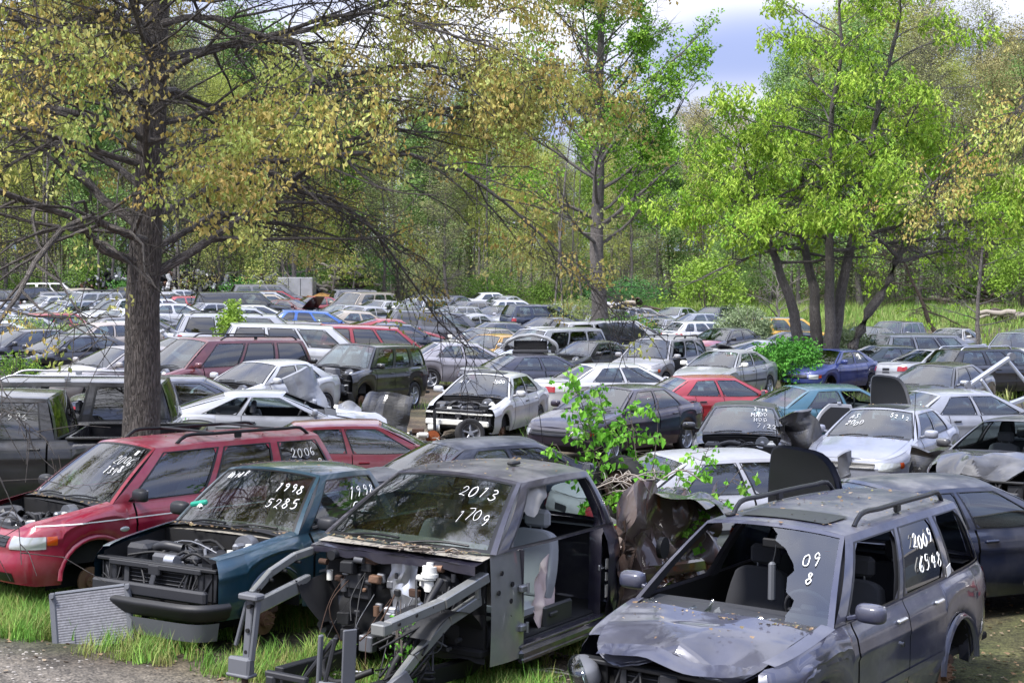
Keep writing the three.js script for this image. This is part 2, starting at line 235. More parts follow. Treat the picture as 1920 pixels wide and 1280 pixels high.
      // underside sill return
      l.push(both(patch((i, t) => { const p = B.wall(i, 0); return [p[0] * (1 - .1 * t), p[1] + .02 * t, p[2]]; }, 0, 0, 0, 1, range(i0, n - 1), 1)));
      return join(l);
    }),
    door: k => geo('door' + k, () => { const id = S.doors.map(z => B.iz(z)), e = .11; return B.wallPatch(id[k] + e, id[k + 1] - e); }),
    inner: () => geo('inner', () => B.wallPatch(B.iz(S.doors[0] + .12), B.iz(S.doors[S.doors.length - 1] - .08), -.05, [0, .2, .5, .8, 1])),
    hood: () => geo('hood', () => { const a = 1.7; const f = dy => patch((i, u) => { const p = B.hood(i, u); p[1] += dy; return p; }, 0, 0, 0, 0, [a, ...range(Math.ceil(a), iC).slice(1)].filter((v, i, l) => !i || v > l[i - 1]), US); return join([f(0), f(-.022)]); }),
    hoodBent: (amp, sd) => { const f = dy => patch((i, u) => { const p = B.hood(i, u), x = p[0], z = p[2], fr = smooth(cowl + .2, zF, z), rid = (a, b, c) => 1 - Math.min(1, Math.abs(a * x + b * (z - cowl) + c + .12 * noise2(x * 2 + 9, z * 2 + 9, sd)) * 3.2), n = noise2(x * 2.2 + 5, z * 2.2 + 7, sd); p[1] += dy + amp * (1.1 * Math.max(0, rid(.9, .35, -.35)) + .9 * Math.max(0, rid(.8, -.6, .5)) + .7 * Math.max(0, rid(.1, 1, -.55)) + 1.2 * (n - .5)) * (.25 + .75 * fr) - amp * .6 * fr; p[2] += amp * (noise2(x * 3 + 2, 3, sd) - .5) * 2.2 * fr; return p; }, 0, 0, 0, 0, Array.from({ length: 27 }, (_, k) => lerp(1.7, iC, k / 26)), Array.from({ length: 29 }, (_, k) => lerp(-hu, hu, k / 28))); return toCreasedNormals(join([f(0), f(-.022)]), .22); },
    cowl: () => geo('cowl', () => patch((i, u) => { const p = B.hood(i, u, -.012); return p; }, 0, 0, 0, 0, range(iC + .02, B.iz(cowl - .05)), [-.97, -.6, 0, .6, .97])),
    deck: () => geo('deck', () => { const a = B.iz(rb + .02); return patch((i, u) => { const p = B.wall(i, 1), w = 1 - u * u; return [u * p[0], p[1] + .03 * Math.pow(w, .7) * smooth(0, .3, p[2] - zR), p[2]]; }, 0, 0, 0, 0, range(a, n - 1), [-1, -.9, -.6, -.3, 0, .3, .6, .9, 1]); }),
    tailLid: () => geo('tailLid', () => { const a = B.iz(rb - .12); return patch((i, u) => { const p = B.wall(i, 1), w = 1 - u * u; return [u * p[0], p[1] + .012 + .03 * Math.pow(w, .7) * smooth(0, .3, p[2] - zR), p[2]]; }, 0, 0, 0, 0, range(a, n - 1.5), [-.86, -.6, -.3, 0, .3, .6, .86]); }),
    roof: () => geo('roof', () => patch((u, s) => B.roof(s, u), 0, 0, 0, 0, [-1, -.985, -.95, -.88, -.75, -.5, -.2, 0, .2, .5, .75, .88, .95, .985, 1], [0, .03, .08, .2, .35, .5, .65, .8, .92, .97, 1])),
    pillars: () => geo('pillars', () => {
      const l = [], t0 = .05, t1 = .90, sp = (s0, s1, a, b, ns = 2, nt = 5) => patch((s, t) => B.side(s, t), s0, s1, a, b, ns, nt), W = S.win;
      l.push(sp(0, 1, 0, t0, 14, 1), sp(0, 1, t1, 1, 14, 2));
      let p = 0; for (const [a, b] of W) { l.push(sp(p, a, t0, t1)); p = b; } l.push(sp(p, 1, t0, t1, 4));
      for (const [a, b] of W) for (const [s, d] of [[a, 1], [b, -1]]) for (const [t, e] of [[t0, 1], [t1, -1]]) { const ds = .022 * d, dt = .13 * e; const c = (q) => { const g = new THREE.BufferGeometry(); g.setAttribute('position', new THREE.Float32BufferAttribute([...B.side(s, t), ...B.side(s + q * ds, t), ...B.side(s, t + dt)], 3)); g.computeVertexNormals(); return worldUV(g); }; l.push(c(1)); }
      const side = both(join(l)), fr = [];
      const wsP = (u0, u1, v0, v1, nu, nv) => patch((u, v) => B.ws(u, v), u0, u1, v0, v1, nu, nv), rgP = (u0, u1, v0, v1, nu, nv) => patch((u, v) => B.rg(u, v), u0, u1, v0, v1, nu, nv);
      fr.push(wsP(-1, -.945, 0, 1, 1, 6), wsP(.945, 1, 0, 1, 1, 6), wsP(-.945, .945, .955, 1, 8, 1), rgP(-1, -.9, 0, 1, 1, 5), rgP(.9, 1, 0, 1, 1, 5), rgP(-.9, .9, .93, 1, 8, 1), rgP(-.9, .9, 0, .06, 8, 1));
      return join([side, ...fr]);
    }),
    innerPillars: () => geo('innerPillars', () => { const l = []; let p = 0; const sp = (s0, s1, a, b, ns = 2, nt = 3) => patch((s, t) => B.side(s, t, -.035), s0, s1, a, b, ns, nt); for (const [a, b] of S.win) { l.push(sp(p, a, .0, 1)); p = b; } l.push(sp(p, 1, 0, 1)); l.push(sp(0, 1, .91, 1, 8, 1)); const s = both(join(l)); return join([s, patch((u, q) => { const r = B.roof(q, u * .97); r[1] -= .035; return r; }, -1, 1, 0.02, .98, 8, 6)]); }),
    windshield: () => geo('windshield', () => patch((u, v) => B.ws(u, v, -.006), -.945, .945, .01, .955, 12, 8)),
    frit: () => geo('frit', () => join([[-.945, -.905, .01, .955, 1, 6], [.905, .945, .01, .955, 1, 6], [-.905, .905, .93, .955, 8, 1], [-.905, .905, .01, .05, 8, 1]].map(a => patch((u, v) => B.ws(u, v, -.002), ...a)))),
    rearGlass: () => geo('rearGlass', () => patch((u, v) => B.rg(u, v, -.006), -.9, .9, .06, .93, 10, 6)),
    sideGlass: k => geo('sg' + k, () => { const [a, b] = S.win[k]; return patch((s, t) => B.side(s, t, -.008), a - .004, b + .004, .05, .90, 5, 5); }),
    glassTrim: k => geo('gt' + k, () => { const [a, b] = S.win[k], f = (s0, s1, t0, t1, ns, nt) => patch((s, t) => B.side(s, t, .003), s0, s1, t0, t1, ns, nt); return join([f(a - .006, b + .006, .035, .06, 5, 1), f(a - .006, b + .006, .89, .91, 5, 1), f(a - .007, a + .004, .05, .9, 1, 4), f(b - .004, b + .007, .05, .9, 1, 4)]); }),
    wells: q_ => geo('wells' + q_, () => { const l = []; for (const ax of [S.ax[q_]]) { const pts = []; for (let k = 0; k <= 12; k++) { const a = Math.PI * k / 12; pts.push([S.tyre + S.arch * 1.0 * Math.sin(a), ax + S.arch * 1.0 * Math.cos(a)]); } l.push(patch((k, q) => { const p = pts[Math.round(k)]; return [lerp(hw - .05, hw - .42, q), p[0], p[1]]; }, 0, 12, 0, 1, 12, 1)); l.push(patch((k, q) => { const p = pts[Math.round(k)]; return [hw - .42, lerp(.2, p[0], q), lerp(ax, p[1], 1)]; }, 0, 12, 0, 1, 12, 1)); } return join(l); }),
    lip: k => geo('lip' + k, () => { const ax = S.ax[k]; const pts = []; for (let j = 0; j <= 14; j++) { const a = Math.PI * j / 14; const z = ax + S.arch * Math.cos(a), y = S.tyre + S.arch * Math.sin(a); const i = B.iz(clamp(z, zR * .95, zF * .95)); pts.push([planX(z) + .012, y, z]); } const up = .055; return patch((j, q) => { const p = pts[Math.round(j)], a = Math.PI * j / 14; return [p[0] + (q === .5 ? .012 : -.03), p[1] + Math.sin(a) * up * q, p[2] + Math.cos(a) * up * q]; }, 0, 14, 0, 1, 14, [0, .5, 1]); }),
    floor: () => geo('floor', () => join([box(S.W - .3, .06, cowl - rb + (S.bed ? 0 : .3), 0, sill + .09, (cowl + rb) / 2 - .05), box(S.W - .32, prof(S.top, cowl) - sill - .12, .04, 0, (prof(S.top, cowl) + sill) / 2, cowl + .02, .01)])),
    dash: () => geo('dash', () => { const y = prof(S.top, cowl), w = sh(cowl)[0] - .06; return patch((u, a) => { const k = [[cowl + .14, y - .035], [cowl - .1, y - .005], [cowl - .3, y + .015], [cowl - .38, y - .05], [cowl - .36, y - .22], [cowl - .1, y - .45]][Math.round(a)]; return [u * w, k[1] - .02 * u * u, k[0] + .05 * (1 - u * u)]; }, -1, 1, 0, 5, 8, 5); }),
    parcel: () => geo('parcel', () => patch((u, v) => { const p = botF(1); return [u * (p[0] - .03), p[1] - .02, lerp(rb, Math.min(rr, rb + .75), v) - .05 * (1 - u * u) * (1 - v)]; }, -1, 1, 0, 1, 4, 2)),
    wheelhub: 0,
    headlight: () => geo('headlight', () => { const y = prof(S.top, zF); return B.decal(B.ixF(hw * .56), B.iz(zF - .27), y - .165, y - .035, .008, 4); }),
    turn: () => geo('turn', () => { const y = prof(S.top, zF); return B.decal(B.iz(zF - .28), B.iz(zF - .38), y - .13, y - .035, .006, 2); }),
    grille: () => geo('grille', () => { const y = prof(S.top, zF), i = B.ixF(hw * .5); return both(B.decal(0, i, y - .15, y - .045, .006, 3)); }),
    grilleBars: () => geo('grilleBars', () => { const y = prof(S.top, zF), i = B.ixF(hw * .5), l = []; for (let k = 0; k < 3; k++) l.push(B.decal(0, i, y - .135 + k * .035, y - .123 + k * .035, .016, 1)); return both(join(l)); }),
    intake: () => geo('intake', () => both(B.decal(0, B.ixF(hw * .62), sill + .05, sill + .15, .006, 2))),
    bumperStrip: r => geo('bs' + r, () => both(r ? B.decal(B.iz(zR + .5), n - 1, .47, .53, .012, 2) : B.decal(0, B.iz(zF - .45), .46, .51, .012, 2))),
    taillight: () => geo('taillight', () => { const y = prof(S.top, zR); const tall = ['SUV', 'minivan', 'station wagon', 'pickup truck'].includes(S.cat); return B.decal(B.iz(zR + .22), B.ixR(hw * (tall ? .76 : .55)), y - (tall ? .34 : .19), y - .05, .008, 3); }),
    plateR: () => geo('plateR', () => both(B.decal(B.ixR(.16), n - 1, prof(S.top, zR) - .24, prof(S.top, zR) - .1, .012, 1))),
    moulding: () => geo('mould', () => B.decal(B.iz(S.doors[0] - .02), B.iz(S.doors[S.doors.length - 1] + .04), .52, .575, .01, 2)),
    handle: k => geo('handle' + k, () => { const z = S.doors[k + 1] + .17, p = B.wall(B.iz(z), B.ty(B.iz(z), prof(S.top, z) - .12)); return box(.035, .032, .17, p[0] + .012, p[1], p[2], .012); }),
    mirror: () => geo('mirror', () => { const p = sh(cowl - .3); const g = new THREE.SphereGeometry(1, 14, 10); const a = g.attributes.position; for (let i = 0; i < a.count; i++) { const z = a.getZ(i); a.setXYZ(i, Math.sign(a.getX(i)) * Math.pow(Math.abs(a.getX(i)), .6), Math.sign(a.getY(i)) * Math.pow(Math.abs(a.getY(i)), .6), z < 0 ? z * .15 : z); } g.computeVertexNormals(); g.scale(.115, .072, .09); g.translate(p[0] + .15, p[1] + .085, p[2] + .03); return join([g, bar([p[0] - .02, p[1] + .03, p[2] + .04], [p[0] + .07, p[1] + .06, p[2] + .04], .07, .035)]); }),
    mirrorFace: () => geo('mirrorFace', () => { const p = sh(cowl - .3); return box(.19, .115, .006, p[0] + .15, p[1] + .085, p[2] + .012, .002); }),
    rails: () => geo('rails', () => { const f = s => { const p = B.roof(s, .86); return [p[0], p[1] + .075, p[2]]; }; const e = (a, b) => { const p = B.roof(a, .86), q = B.roof(b, .86); return [[p[0], p[1] - .005, p[2]], [q[0], q[1] + .075, q[2]]]; }; return join([tube([e(.14, .14)[0], f(.19), f(.35), f(.5), f(.65), f(.8), f(.9), e(.95, .95)[0]], .021, 26, 6), box(.035, .07, .1, f(.5)[0], f(.5)[1] - .035, f(.5)[2])]); }),
    crossbar: s => geo('crossbar' + s, () => { const p = B.roof(s, .86); return bar([-p[0], p[1] + .085, p[2]], [p[0], p[1] + .085, p[2]], .05, .025); }),
    sunroof: () => geo('sunroof', () => patch((u, s) => { const p = B.roof(s, u); p[1] += .012; return p; }, -.62, .62, .07, S.H > 1.6 ? .24 : .38, 8, 4)),
    wiper: u => geo('wiper' + u, () => tube([.0, .3, .6, 1].map((k) => B.ws(u + .62 * k, .015 + .10 * Math.sin(k * 1.6) * (1 - .6 * k), .022)), .011, 6, 5)),
    bed: () => geo('bed', () => { const [a, b] = S.bed, w = hw - .1, y = prof(S.top, b), f = .62 * y; return join([box(2 * w, .03, a - b, 0, f, (a + b) / 2, .005), ...[-1, 1].map(s => box(.03, y - f, a - b, s * w, (y + f) / 2, (a + b) / 2, .005)), box(2 * w, y - f, .03, 0, (y + f) / 2 + .005, a, .005), box(2 * w, y - f, .03, 0, (y + f) / 2, b + .02, .005), ...[-1, 1].map(s => box(.13, .035, a - b + .02, s * (w + .03), y + .005, (a + b) / 2 - .01, .012)), box(2 * w + .1, .035, .07, 0, y + .006, b + .01, .012)]); }),
  };
  return bodies[type] = B;
}
const seatGeo = (() => { const back = (() => { const sh = new THREE.Shape(); sh.moveTo(-.24, 0); sh.quadraticCurveTo(-.27, .3, -.2, .56); sh.quadraticCurveTo(-.17, .6, -.1, .61); sh.lineTo(.1, .61); sh.quadraticCurveTo(.17, .6, .2, .56); sh.quadraticCurveTo(.27, .3, .24, 0); const g = new THREE.ExtrudeGeometry(sh, { depth: .09, bevelEnabled: true, bevelSize: .025, bevelThickness: .03, bevelSegments: 2, curveSegments: 5 }); g.rotateX(-.28); g.translate(0, .2, -.26); return g; })(); return { back, base: box(.5, .16, .5, 0, .12, .02, .05), head: box(.26, .18, .1, 0, .93, -.43, .045), post: cyl(.008, .14, 0, .82, -.405, 'y', 6) }; })();
const steerGeo = join([new THREE.TorusGeometry(.185, .016, 8, 24), box(.36, .03, .03, 0, 0, 0), box(.13, .11, .05, 0, 0, 0, .03)]);
const tyreGeo = (r, w) => { const p = [[r * .66, -w * .42], [r * .8, -w * .5], [r * .93, -w * .5], [r, -w * .36], [r * 1.005, 0], [r, w * .36], [r * .93, w * .5], [r * .8, w * .5], [r * .66, w * .42]].map(a => new THREE.Vector2(...a)); const g = new THREE.LatheGeometry(p, 30); g.rotateZ(-Math.PI / 2); return g; };
const rimGeo = (r, spokes) => { const l = [(() => { const g = new THREE.LatheGeometry([[r * .66, .09], [r * .6, .07], [r * .58, -.06], [r * .3, -.08]].map(a => new THREE.Vector2(...a)), 24); g.rotateZ(-Math.PI / 2); return g; })()]; if (spokes) for (let k = 0; k < spokes; k++) { const g = box(.03, r * .5, r * .15, .05, r * .34, 0, .01); g.rotateX(k / spokes * Math.PI * 2); l.push(g); } else l.push(cyl(r * .58, .02, .035, 0, 0, 'x', 24)); l.push(cyl(r * .16, .05, .055, 0, 0)); return join(l); };
const wheelCache = {};
function wheel(r, style) { return wheelCache[r + '/' + style] ??= { tyre: tyreGeo(r, .2), rim: rimGeo(r, style) }; }
const rotorGeo = join([cyl(.15, .025, 0, 0, 0, 'x', 28), cyl(.075, .06, .03, 0, 0, 'x', 20), ...[0, 1, 2, 3, 4].map(k => cyl(.008, .05, .075, .05 * Math.cos(k * 1.2566), .05 * Math.sin(k * 1.2566), 'x', 6))]);
const caliperGeo = box(.09, .1, .15, -.01, .07, -.12, .03);
// handwriting painted on glass: strokes in a unit box
const GLYPH = { '0': [[.5, 1, .15, .8, .1, .4, .35, 0, .75, .1, .9, .5, .75, .9, .5, 1]], '1': [[.3, .8, .55, 1, .5, 0]], '2': [[.1, .75, .4, 1, .8, .85, .7, .5, .15, .05, .4, .1, .95, 0]], '3': [[.15, .9, .6, 1, .8, .75, .4, .55, .85, .3, .5, 0, .1, .15]], '4': [[.3, 1, .15, .45, .85, .5], [.7, .9, .65, 0]], '5': [[.85, 1, .3, 1, .25, .6, .7, .6, .8, .25, .45, 0, .1, .1]], '6': [[.7, 1, .3, .7, .15, .3, .4, 0, .8, .2, .6, .45, .2, .3]], '7': [[.1, .95, .9, 1, .4, 0]], '8': [[.75, .85, .45, 1, .25, .8, .5, .55, .85, .3, .5, 0, .15, .25, .45, .5, .75, .85]], '9': [[.8, .8, .5, 1, .2, .8, .4, .55, .8, .75, .75, .3, .55, 0]], '/': [[.2, 0, .8, 1]], H: [[.15, 1, .15, 0], [.85, 1, .85, 0], [.15, .5, .85, .5]], D: [[.15, 0, .15, 1, .7, .8, .75, .3, .15, 0]], M: [[.05, 0, .15, 1, .5, .3, .85, 1, .95, 0]], A: [[.05, 0, .5, 1, .95, 0], [.25, .4, .75, .4]], R: [[.15, 0, .15, 1, .7, .85, .65, .55, .15, .5, .85, 0]], a: [[.8, .6, .3, .6, .15, .2, .5, .05, .8, .5, .85, 0]], d: [[.75, .5, .3, .6, .15, .2, .5, 0, .75, .3, .8, 1, .8, 0]], N: [[.1, 0, .1, 1, .85, 0, .9, 1]], W: [[0, 1, .25, 0, .5, .7, .75, 0, 1, 1]], i: [[.5, .6, .45, 0]], l: [[.5, 1, .5, 0]], g: [[.8, .6, .3, .6, .2, .3, .7, .25, .8, .6, .75, -.3, .3, -.3]], o: [[.5, .6, .2, .3, .5, 0, .8, .3, .5, .6]], S: [[.85, .9, .4, 1, .2, .75, .7, .45, .75, .15, .3, 0, .1, .1]], t: [[.5, 1, .45, .1, .7, 0], [.2, .65, .8, .65]] };
function writing(root, text, fn, u0, v0, du, dv, r = .007, jitter = 3, m = M.chalk) { // fn(u, v) -> point just above the glass; each glyph a mesh
  const rnd = mulberry(jitter * 13 + text.charCodeAt(0)); let x = u0;
  for (const ch of text) { const y = v0 + (rnd() - .5) * dv * .3 + (x - u0) * (rnd() - .5) * .2, k = .85 + rnd() * .35, l = [], q = r * (.65 + .7 * rnd()), sl = .05 + .2 * rnd(); for (const s of GLYPH[ch] || []) { const pts = []; for (let i = 0; i < s.length; i += 2) pts.push(fn(x + (s[i] + (rnd() - .5) * .1) * du * .75 + s[i + 1] * du * sl, y + (s[i + 1] + (rnd() - .5) * .1) * dv * k)); l.push(tube(pts, q, pts.length * 3, 4)); } if (l.length) mesh(/\d/.test(ch) ? 'painted_digit' : 'painted_letter', join(l), m, root); x += (ch === ' ' ? .6 : 1) * du * (.9 + .25 * rnd()); }
}
const hoseCache = {};
function engineBay(root, B, seed, rich) { // what a missing hood lets one see
  const S = B.S, rnd = mulberry(seed * 77 + 5), zF = S.L[0], hw = S.W / 2, y0 = prof(S.top, S.cowl), w = hw * .8, z0 = S.cowl + .18, z1 = zF - .2, yc = y0 - .16, wf = Math.min(w, B.sh(z1 + .05)[0] - .12), bay = new THREE.Group(); bay.name = 'engine_bay'; root.add(bay);
  const rz = () => lerp(z0 + .1, z1 - .1, rnd()), rx = () => (rnd() * 2 - 1) * w * .8;
  mesh('bay_liner', join([box(2 * wf, .04, z1 - z0 + .2, 0, y0 - .62, (z0 + z1) / 2 - .05, .005), ...[-1, 1].map(s => patch((a, b) => { const z = lerp(z1, z0 - .1, a); return [s * Math.min(w + .06 + .05 * Math.sin(a * 9), B.sh(z)[0] - .05), lerp(y0 - .6, prof(S.top, z) - .035, b), z]; }, 0, 1, 0, 1, 8, 2)), box(2 * w + .1, .5, .03, 0, y0 - .3, z0 - .02, .005)]), M.dark, bay);
  mesh('radiator_support', join([bar([-wf, yc - .08, z1 + .0], [wf, yc - .08, z1 + .0], .09, .05), bar([-wf + .03, yc - .08, z1 - .02], [-wf + .03, yc - .42, z1], .06, .04), bar([wf - .03, yc - .08, z1 - .02], [wf - .03, yc - .42, z1], .06, .04)]), rich ? M.plastic : M.black, bay);
  mesh('engine_block', join([box(.55, .3, .5, .02, y0 - .38, (z0 + z1) / 2, .03), box(.3, .12, .55, -.1, y0 - .22, (z0 + z1) / 2, .03)]), M.engine, bay);
  mesh('valve_cover', join([box(.2, .09, .46, .16, y0 - .2, (z0 + z1) / 2 - .02, .03), ...[0, 1, 2, 3].map(k => cyl(.028, .05, .16, y0 - .145, (z0 + z1) / 2 - .17 + k * .1, 'y', 10))]), M.plastic, bay);
  mesh('air_box', join([box(.26, .2, .3, -w * .68, y0 - .2, z1 - .35, .04), tube([[-w * .5, y0 - .15, z1 - .35], [-w * .25, y0 - .1, z1 - .3], [0, y0 - .12, (z0 + z1) / 2 + .1]], .045, 10, 8)]), M.plastic, bay);
  mesh('battery', box(.2, .19, .26, w * .7, y0 - .22, z1 - .3, .01), M.black, bay);
  mesh('coolant_bottle', join([box(.15, .16, .13, w * .74, y0 - .18, z0 + .22, .04), cyl(.03, .03, w * .74, y0 - .09, z0 + .22, 'y', 10)]), M.whitePlastic, bay);
  mesh('brake_booster', join([cyl(.12, .1, w * .52, y0 - .14, z0 + .06, 'z', 18), box(.07, .07, .14, w * .52, y0 - .12, z0 + .18, .02)]), M.steel, bay);
  const nh = rich ? 16 : 5;
  for (let k = 0; k < nh; k++) { const a = [rx(), yc - .1 + rnd() * .1, rz()], b = [rx(), yc - .12 + rnd() * .1, rz()], m = [(a[0] + b[0]) / 2 + (rnd() - .5) * .2, Math.max(a[1], b[1]) + .03 + rnd() * .09, (a[2] + b[2]) / 2 + (rnd() - .5) * .2]; mesh('hose', tube([a, m, b], .008 + rnd() * .017, 8, 6), rnd() < .7 ? M.hose : rnd() < .5 ? M.steel : M.plasticGrey, bay); }
  if (rich) for (let k = 0; k < 16; k++) { const s = .04 + rnd() * .1; mesh('engine_fitting', rnd() < .5 ? box(s, s * .7, s * 1.2, rx(), yc - .1 + rnd() * .07, rz(), .012) : cyl(s * .5, s, rx(), yc - .1 + rnd() * .07, rz(), rnd() < .5 ? 'x' : 'y', 12), [M.engine, M.plastic, M.alu, M.steel, M.whitePlastic, M.rust][Math.floor(rnd() * 6)], bay); }
  return bay;
}
function frontStructure(root, B, seed, o, P) { // radiator support, beam and loose parts where the nose is gone
  const S = B.S, rnd = mulberry(seed * 19 + 3), zF = S.L[0], w = S.W / 2 * .8, y1 = prof(S.top, zF) - .02, z = zF - .2, y0 = (S.sill ?? .24) + .06, g = new THREE.Group(); g.name = 'front_structure'; root.add(g);
  mesh('bumper_beam', join([bar([-w, y0 + .16, z + .1], [w, y0 + .16, z + .1], .07, .12, .02), bar([-w * .7, y0 + .16, z - .2], [-w * .7, y0 + .16, z + .1], .09, .1), bar([w * .7, y0 + .16, z - .2], [w * .7, y0 + .16, z + .1], .09, .1)]), o.beamM ?? M.plastic, g);
  mesh('radiator', box(w * 1.25, y1 - y0 - .12, .04, -.04, (y0 + y1) / 2 - .02, z - .06, .004), M.dark, g);
  for (let k = 0; k < 7; k++) mesh('condenser_tube', bar([-w * .6, y0 + .1 + k * (y1 - y0 - .2) / 6, z - .03], [w * .5, y0 + .1 + k * (y1 - y0 - .2) / 6, z - .03], .008), M.engine, g);
  for (const s of [-1, 1]) { mesh('lamp_bracket', crumple(box(.2, y1 - y0 - .16, .05, s * w * .86, (y0 + y1) / 2 + .02, z - .03, .01), .02, 6, seed + s), s > 0 ? M.plastic : M.black, g); mesh('side_bracket', join([bar([s * w, y1 - .02, z - .05], [s * w * .75, y0 + .1, z + .02], .04, .02), bar([s * w * .55, y1 - .03, z - .02], [s * w * .5, y0 + .16, z + .03], .05, .02)]), M.plastic, g); }
  mesh('upper_tie_bar', bar([-w * 1.05, y1 - .03, z - .02], [w * 1.05, y1 - .03, z - .02], .1, .035), o.tieM ?? M.black, g);
  mesh('hood_latch', join([box(.14, .1, .06, 0, y1 - .08, z + .02), bar([0, y1 - .1, z + .03], [0, y0 + .18, z + .08], .06, .02)]), M.plastic, g);
  for (let k = 0; k < 6; k++) { const x = (rnd() * 2 - 1) * w * .9; mesh('hanging_wire', tube([[x, y1 - .05, z], [x + (rnd() - .5) * .25, y1 - .2 - rnd() * .1, z + .08], [x + (rnd() - .5) * .3, y0 + .1 + rnd() * .2, z + .1]], .006 + rnd() * .007, 8, 5), M.hose, g); }
}
const placed = [];
const NAME = { 'sedan': 'sedan', 'coupe': 'coupe', 'SUV': 'sport_utility_vehicle', 'minivan': 'minivan', 'station wagon': 'station_wagon', 'hatchback': 'hatchback', 'pickup truck': 'pickup_truck' };
let carSeed = 1;
function car(o) { // o: t type, p roof-centre pixel, D depth, h heading, c paint, l label ...
  const B = bodyOf(o.t), S = B.S, G = B.G, seed = carSeed++, rnd = mulberry(seed * 131), root = thing(NAME[S.cat], o.l, S.cat, o.g);
  const dust = o.dust ?? .25, mouldR = rnd(), own = o.D < 24, P = paint(o.c, dust, o.rust ?? 0, own), PR = paint(o.roofC ?? o.c, Math.min(.75, dust + (o.roofDust ?? .2)), 0, own), near = o.D < 34, mid = o.D < 62;
  const off = o.off ?? new Set(), has = k => !(o.no || []).includes(k), up = o.up || [];
  // shell
  const cut = o.cabOnly ? 2 : o.noNose ? 1 : 0, sg = G.shell(mid ? 1 : 0, cut); mesh('body', o.dent && o.D < 60 ? crumple(sg, o.dent, 3.2, seed, o.dentWhere) : sg, P, root);
  if (o.noNose) frontStructure(root, B, seed, o, P);
  if (mid) for (let k = 0; k < S.doors.length - 1; k++) for (const s of [1, -1]) { if (!has(`door${k}${s > 0 ? 'L' : 'R'}`)) continue; const dg = G.door(k), d = mesh('door', s > 0 ? dg : B.geo('doorR' + k, () => mirror(dg)), P, root); if (near || o.D < 45) { const hg = G.handle(k); mesh('handle', s > 0 ? hg : B.geo('handleR' + k, () => mirror(hg)), o.handle ?? (rnd() < .5 ? M.plastic : P), d); } const mm = o.mould ?? (mouldR < .3 ? M.plastic : mouldR < .55 ? P : null); if (mm && S.cat !== 'pickup truck') { if (k === 0) { const mg = G.moulding(); mesh('moulding', s > 0 ? mg : B.geo('mouldR', () => mirror(mg)), mm, d); } } }
  if (mid) for (const s of [1, -1]) { if (o.cabOnly && s > 0) continue; const g = G.inner(); mesh('inner_panel', s > 0 ? g : B.geo('innerR', () => mirror(g)), M.dark, root); }
  if (has('hood') && !up.includes('hood')) { let hg = G.hood(); if (o.hoodDent) hg = G.hoodBent(o.hoodDent, seed); const m = mesh('hood', hg, paint(o.hoodC ?? o.c, dust + .08), root); if (o.hoodPop) { const z = S.cowl + .17, y = prof(S.top, z); m.geometry = m.geometry.clone().translate(0, -y, -z); m.position.set(0, y, z); m.rotation.x = -o.hoodPop; } }
  else if (!o.cabOnly) {
    engineBay(root, B, seed, near || o.D < 40);
    if (up.includes('hood')) { const z = S.cowl + .17, y = prof(S.top, z), m = mesh('raised_hood', B.geo('hoodUp', () => G.hood().clone().translate(0, -y, -z)), P, root, 0, y + .02, z); m.rotation.x = -(o.upA ?? 1.05); }
  }
  if (!o.cabOnly) mesh('cowl_panel', G.cowl(), M.plastic, root);
  if (S.bed) mesh('bed', G.bed(), P, root);
  else if (S.rb > S.L[1] + .45) {
    mesh('rear_deck', G.deck(), PR, root);
    if (up.includes('trunk')) { const z = S.rb - .12, y = prof(S.top, z), m = mesh('raised_trunk_lid', B.geo('lidUp', () => { const g = G.tailLid().clone(); const h = g.clone(); h.translate(0, -.03, 0); return join([g, h]).translate(0, -y, -z); }), P, root, 0, y + .03, z); m.rotation.x = o.upA ?? 1.25; if (o.lidS) m.scale.set(1.05, 1, o.lidS); const inn = mesh('trunk_liner', B.geo('lidIn', () => { const g = G.tailLid().clone(); g.scale(.93, 1, .95); g.translate(0, -.052, -.1); return g.translate(0, -y, -z); }), M.black, m); }
    else mesh('trunk_lid', G.tailLid(), PR, root);
  } else { const tg = mesh('tailgate_sill', G.deck(), P, root); if (up.includes('trunk')) { const y = S.H - .05, m = mesh('raised_tailgate', B.geo('gateUp', () => join([patch((u, v) => { const q = B.rg(u, v); return [q[0], q[1] - y, q[2] - S.rr]; }, -.95, .95, 0, 1, 6, 4), box(S.W * .8, .5, .06, 0, -.75, S.rb - S.rr)])), P, root, 0, y, S.rr); m.rotation.x = 1.3; } }
  if (has('roof')) { let rg = G.roof(), pg = G.pillars(); if (o.roofDent) { rg = crumple(rg, o.roofDent, 2.2, seed, o.roofDentWhere); pg = crumple(pg, o.roofDent * .8, 2.2, seed, o.roofDentWhere); } mesh('roof', rg, PR, root); mesh('pillars', pg, P, root); if (mid) mesh('headliner', G.innerPillars(), o.inTan ? M.headliner : M.dash, root); }
  // glass
  const gm = o.tint ? M.tint : M.glass;
  if (has('windshield')) { const w = mesh('windshield', G.windshield(), o.dirty ? M.dirtyGlass : M.glass, root); mesh('black_border', G.frit(), M.trim, w); }
  if (has('rear')) mesh('rear_window', G.rearGlass(), o.tintR || o.tint ? M.tint : M.glass, root);
  for (let k = 0; k < S.win.length; k++) for (const s of [1, -1]) { const key = 'w' + k + (s > 0 ? 'L' : 'R'), gg = G.sideGlass(k), tg = G.glassTrim(k); if (mid) mesh('window_trim', s > 0 ? tg : B.geo('gtR' + k, () => mirror(tg)), M.trim, root); if (has(key)) mesh('side_window', s > 0 ? gg : B.geo('sgR' + k, () => mirror(gg)), k > 0 && (o.tint || o.tintR) ? M.tint : M.glass, root); }
  // lamps, grille, bumper trim
  const y = 0;
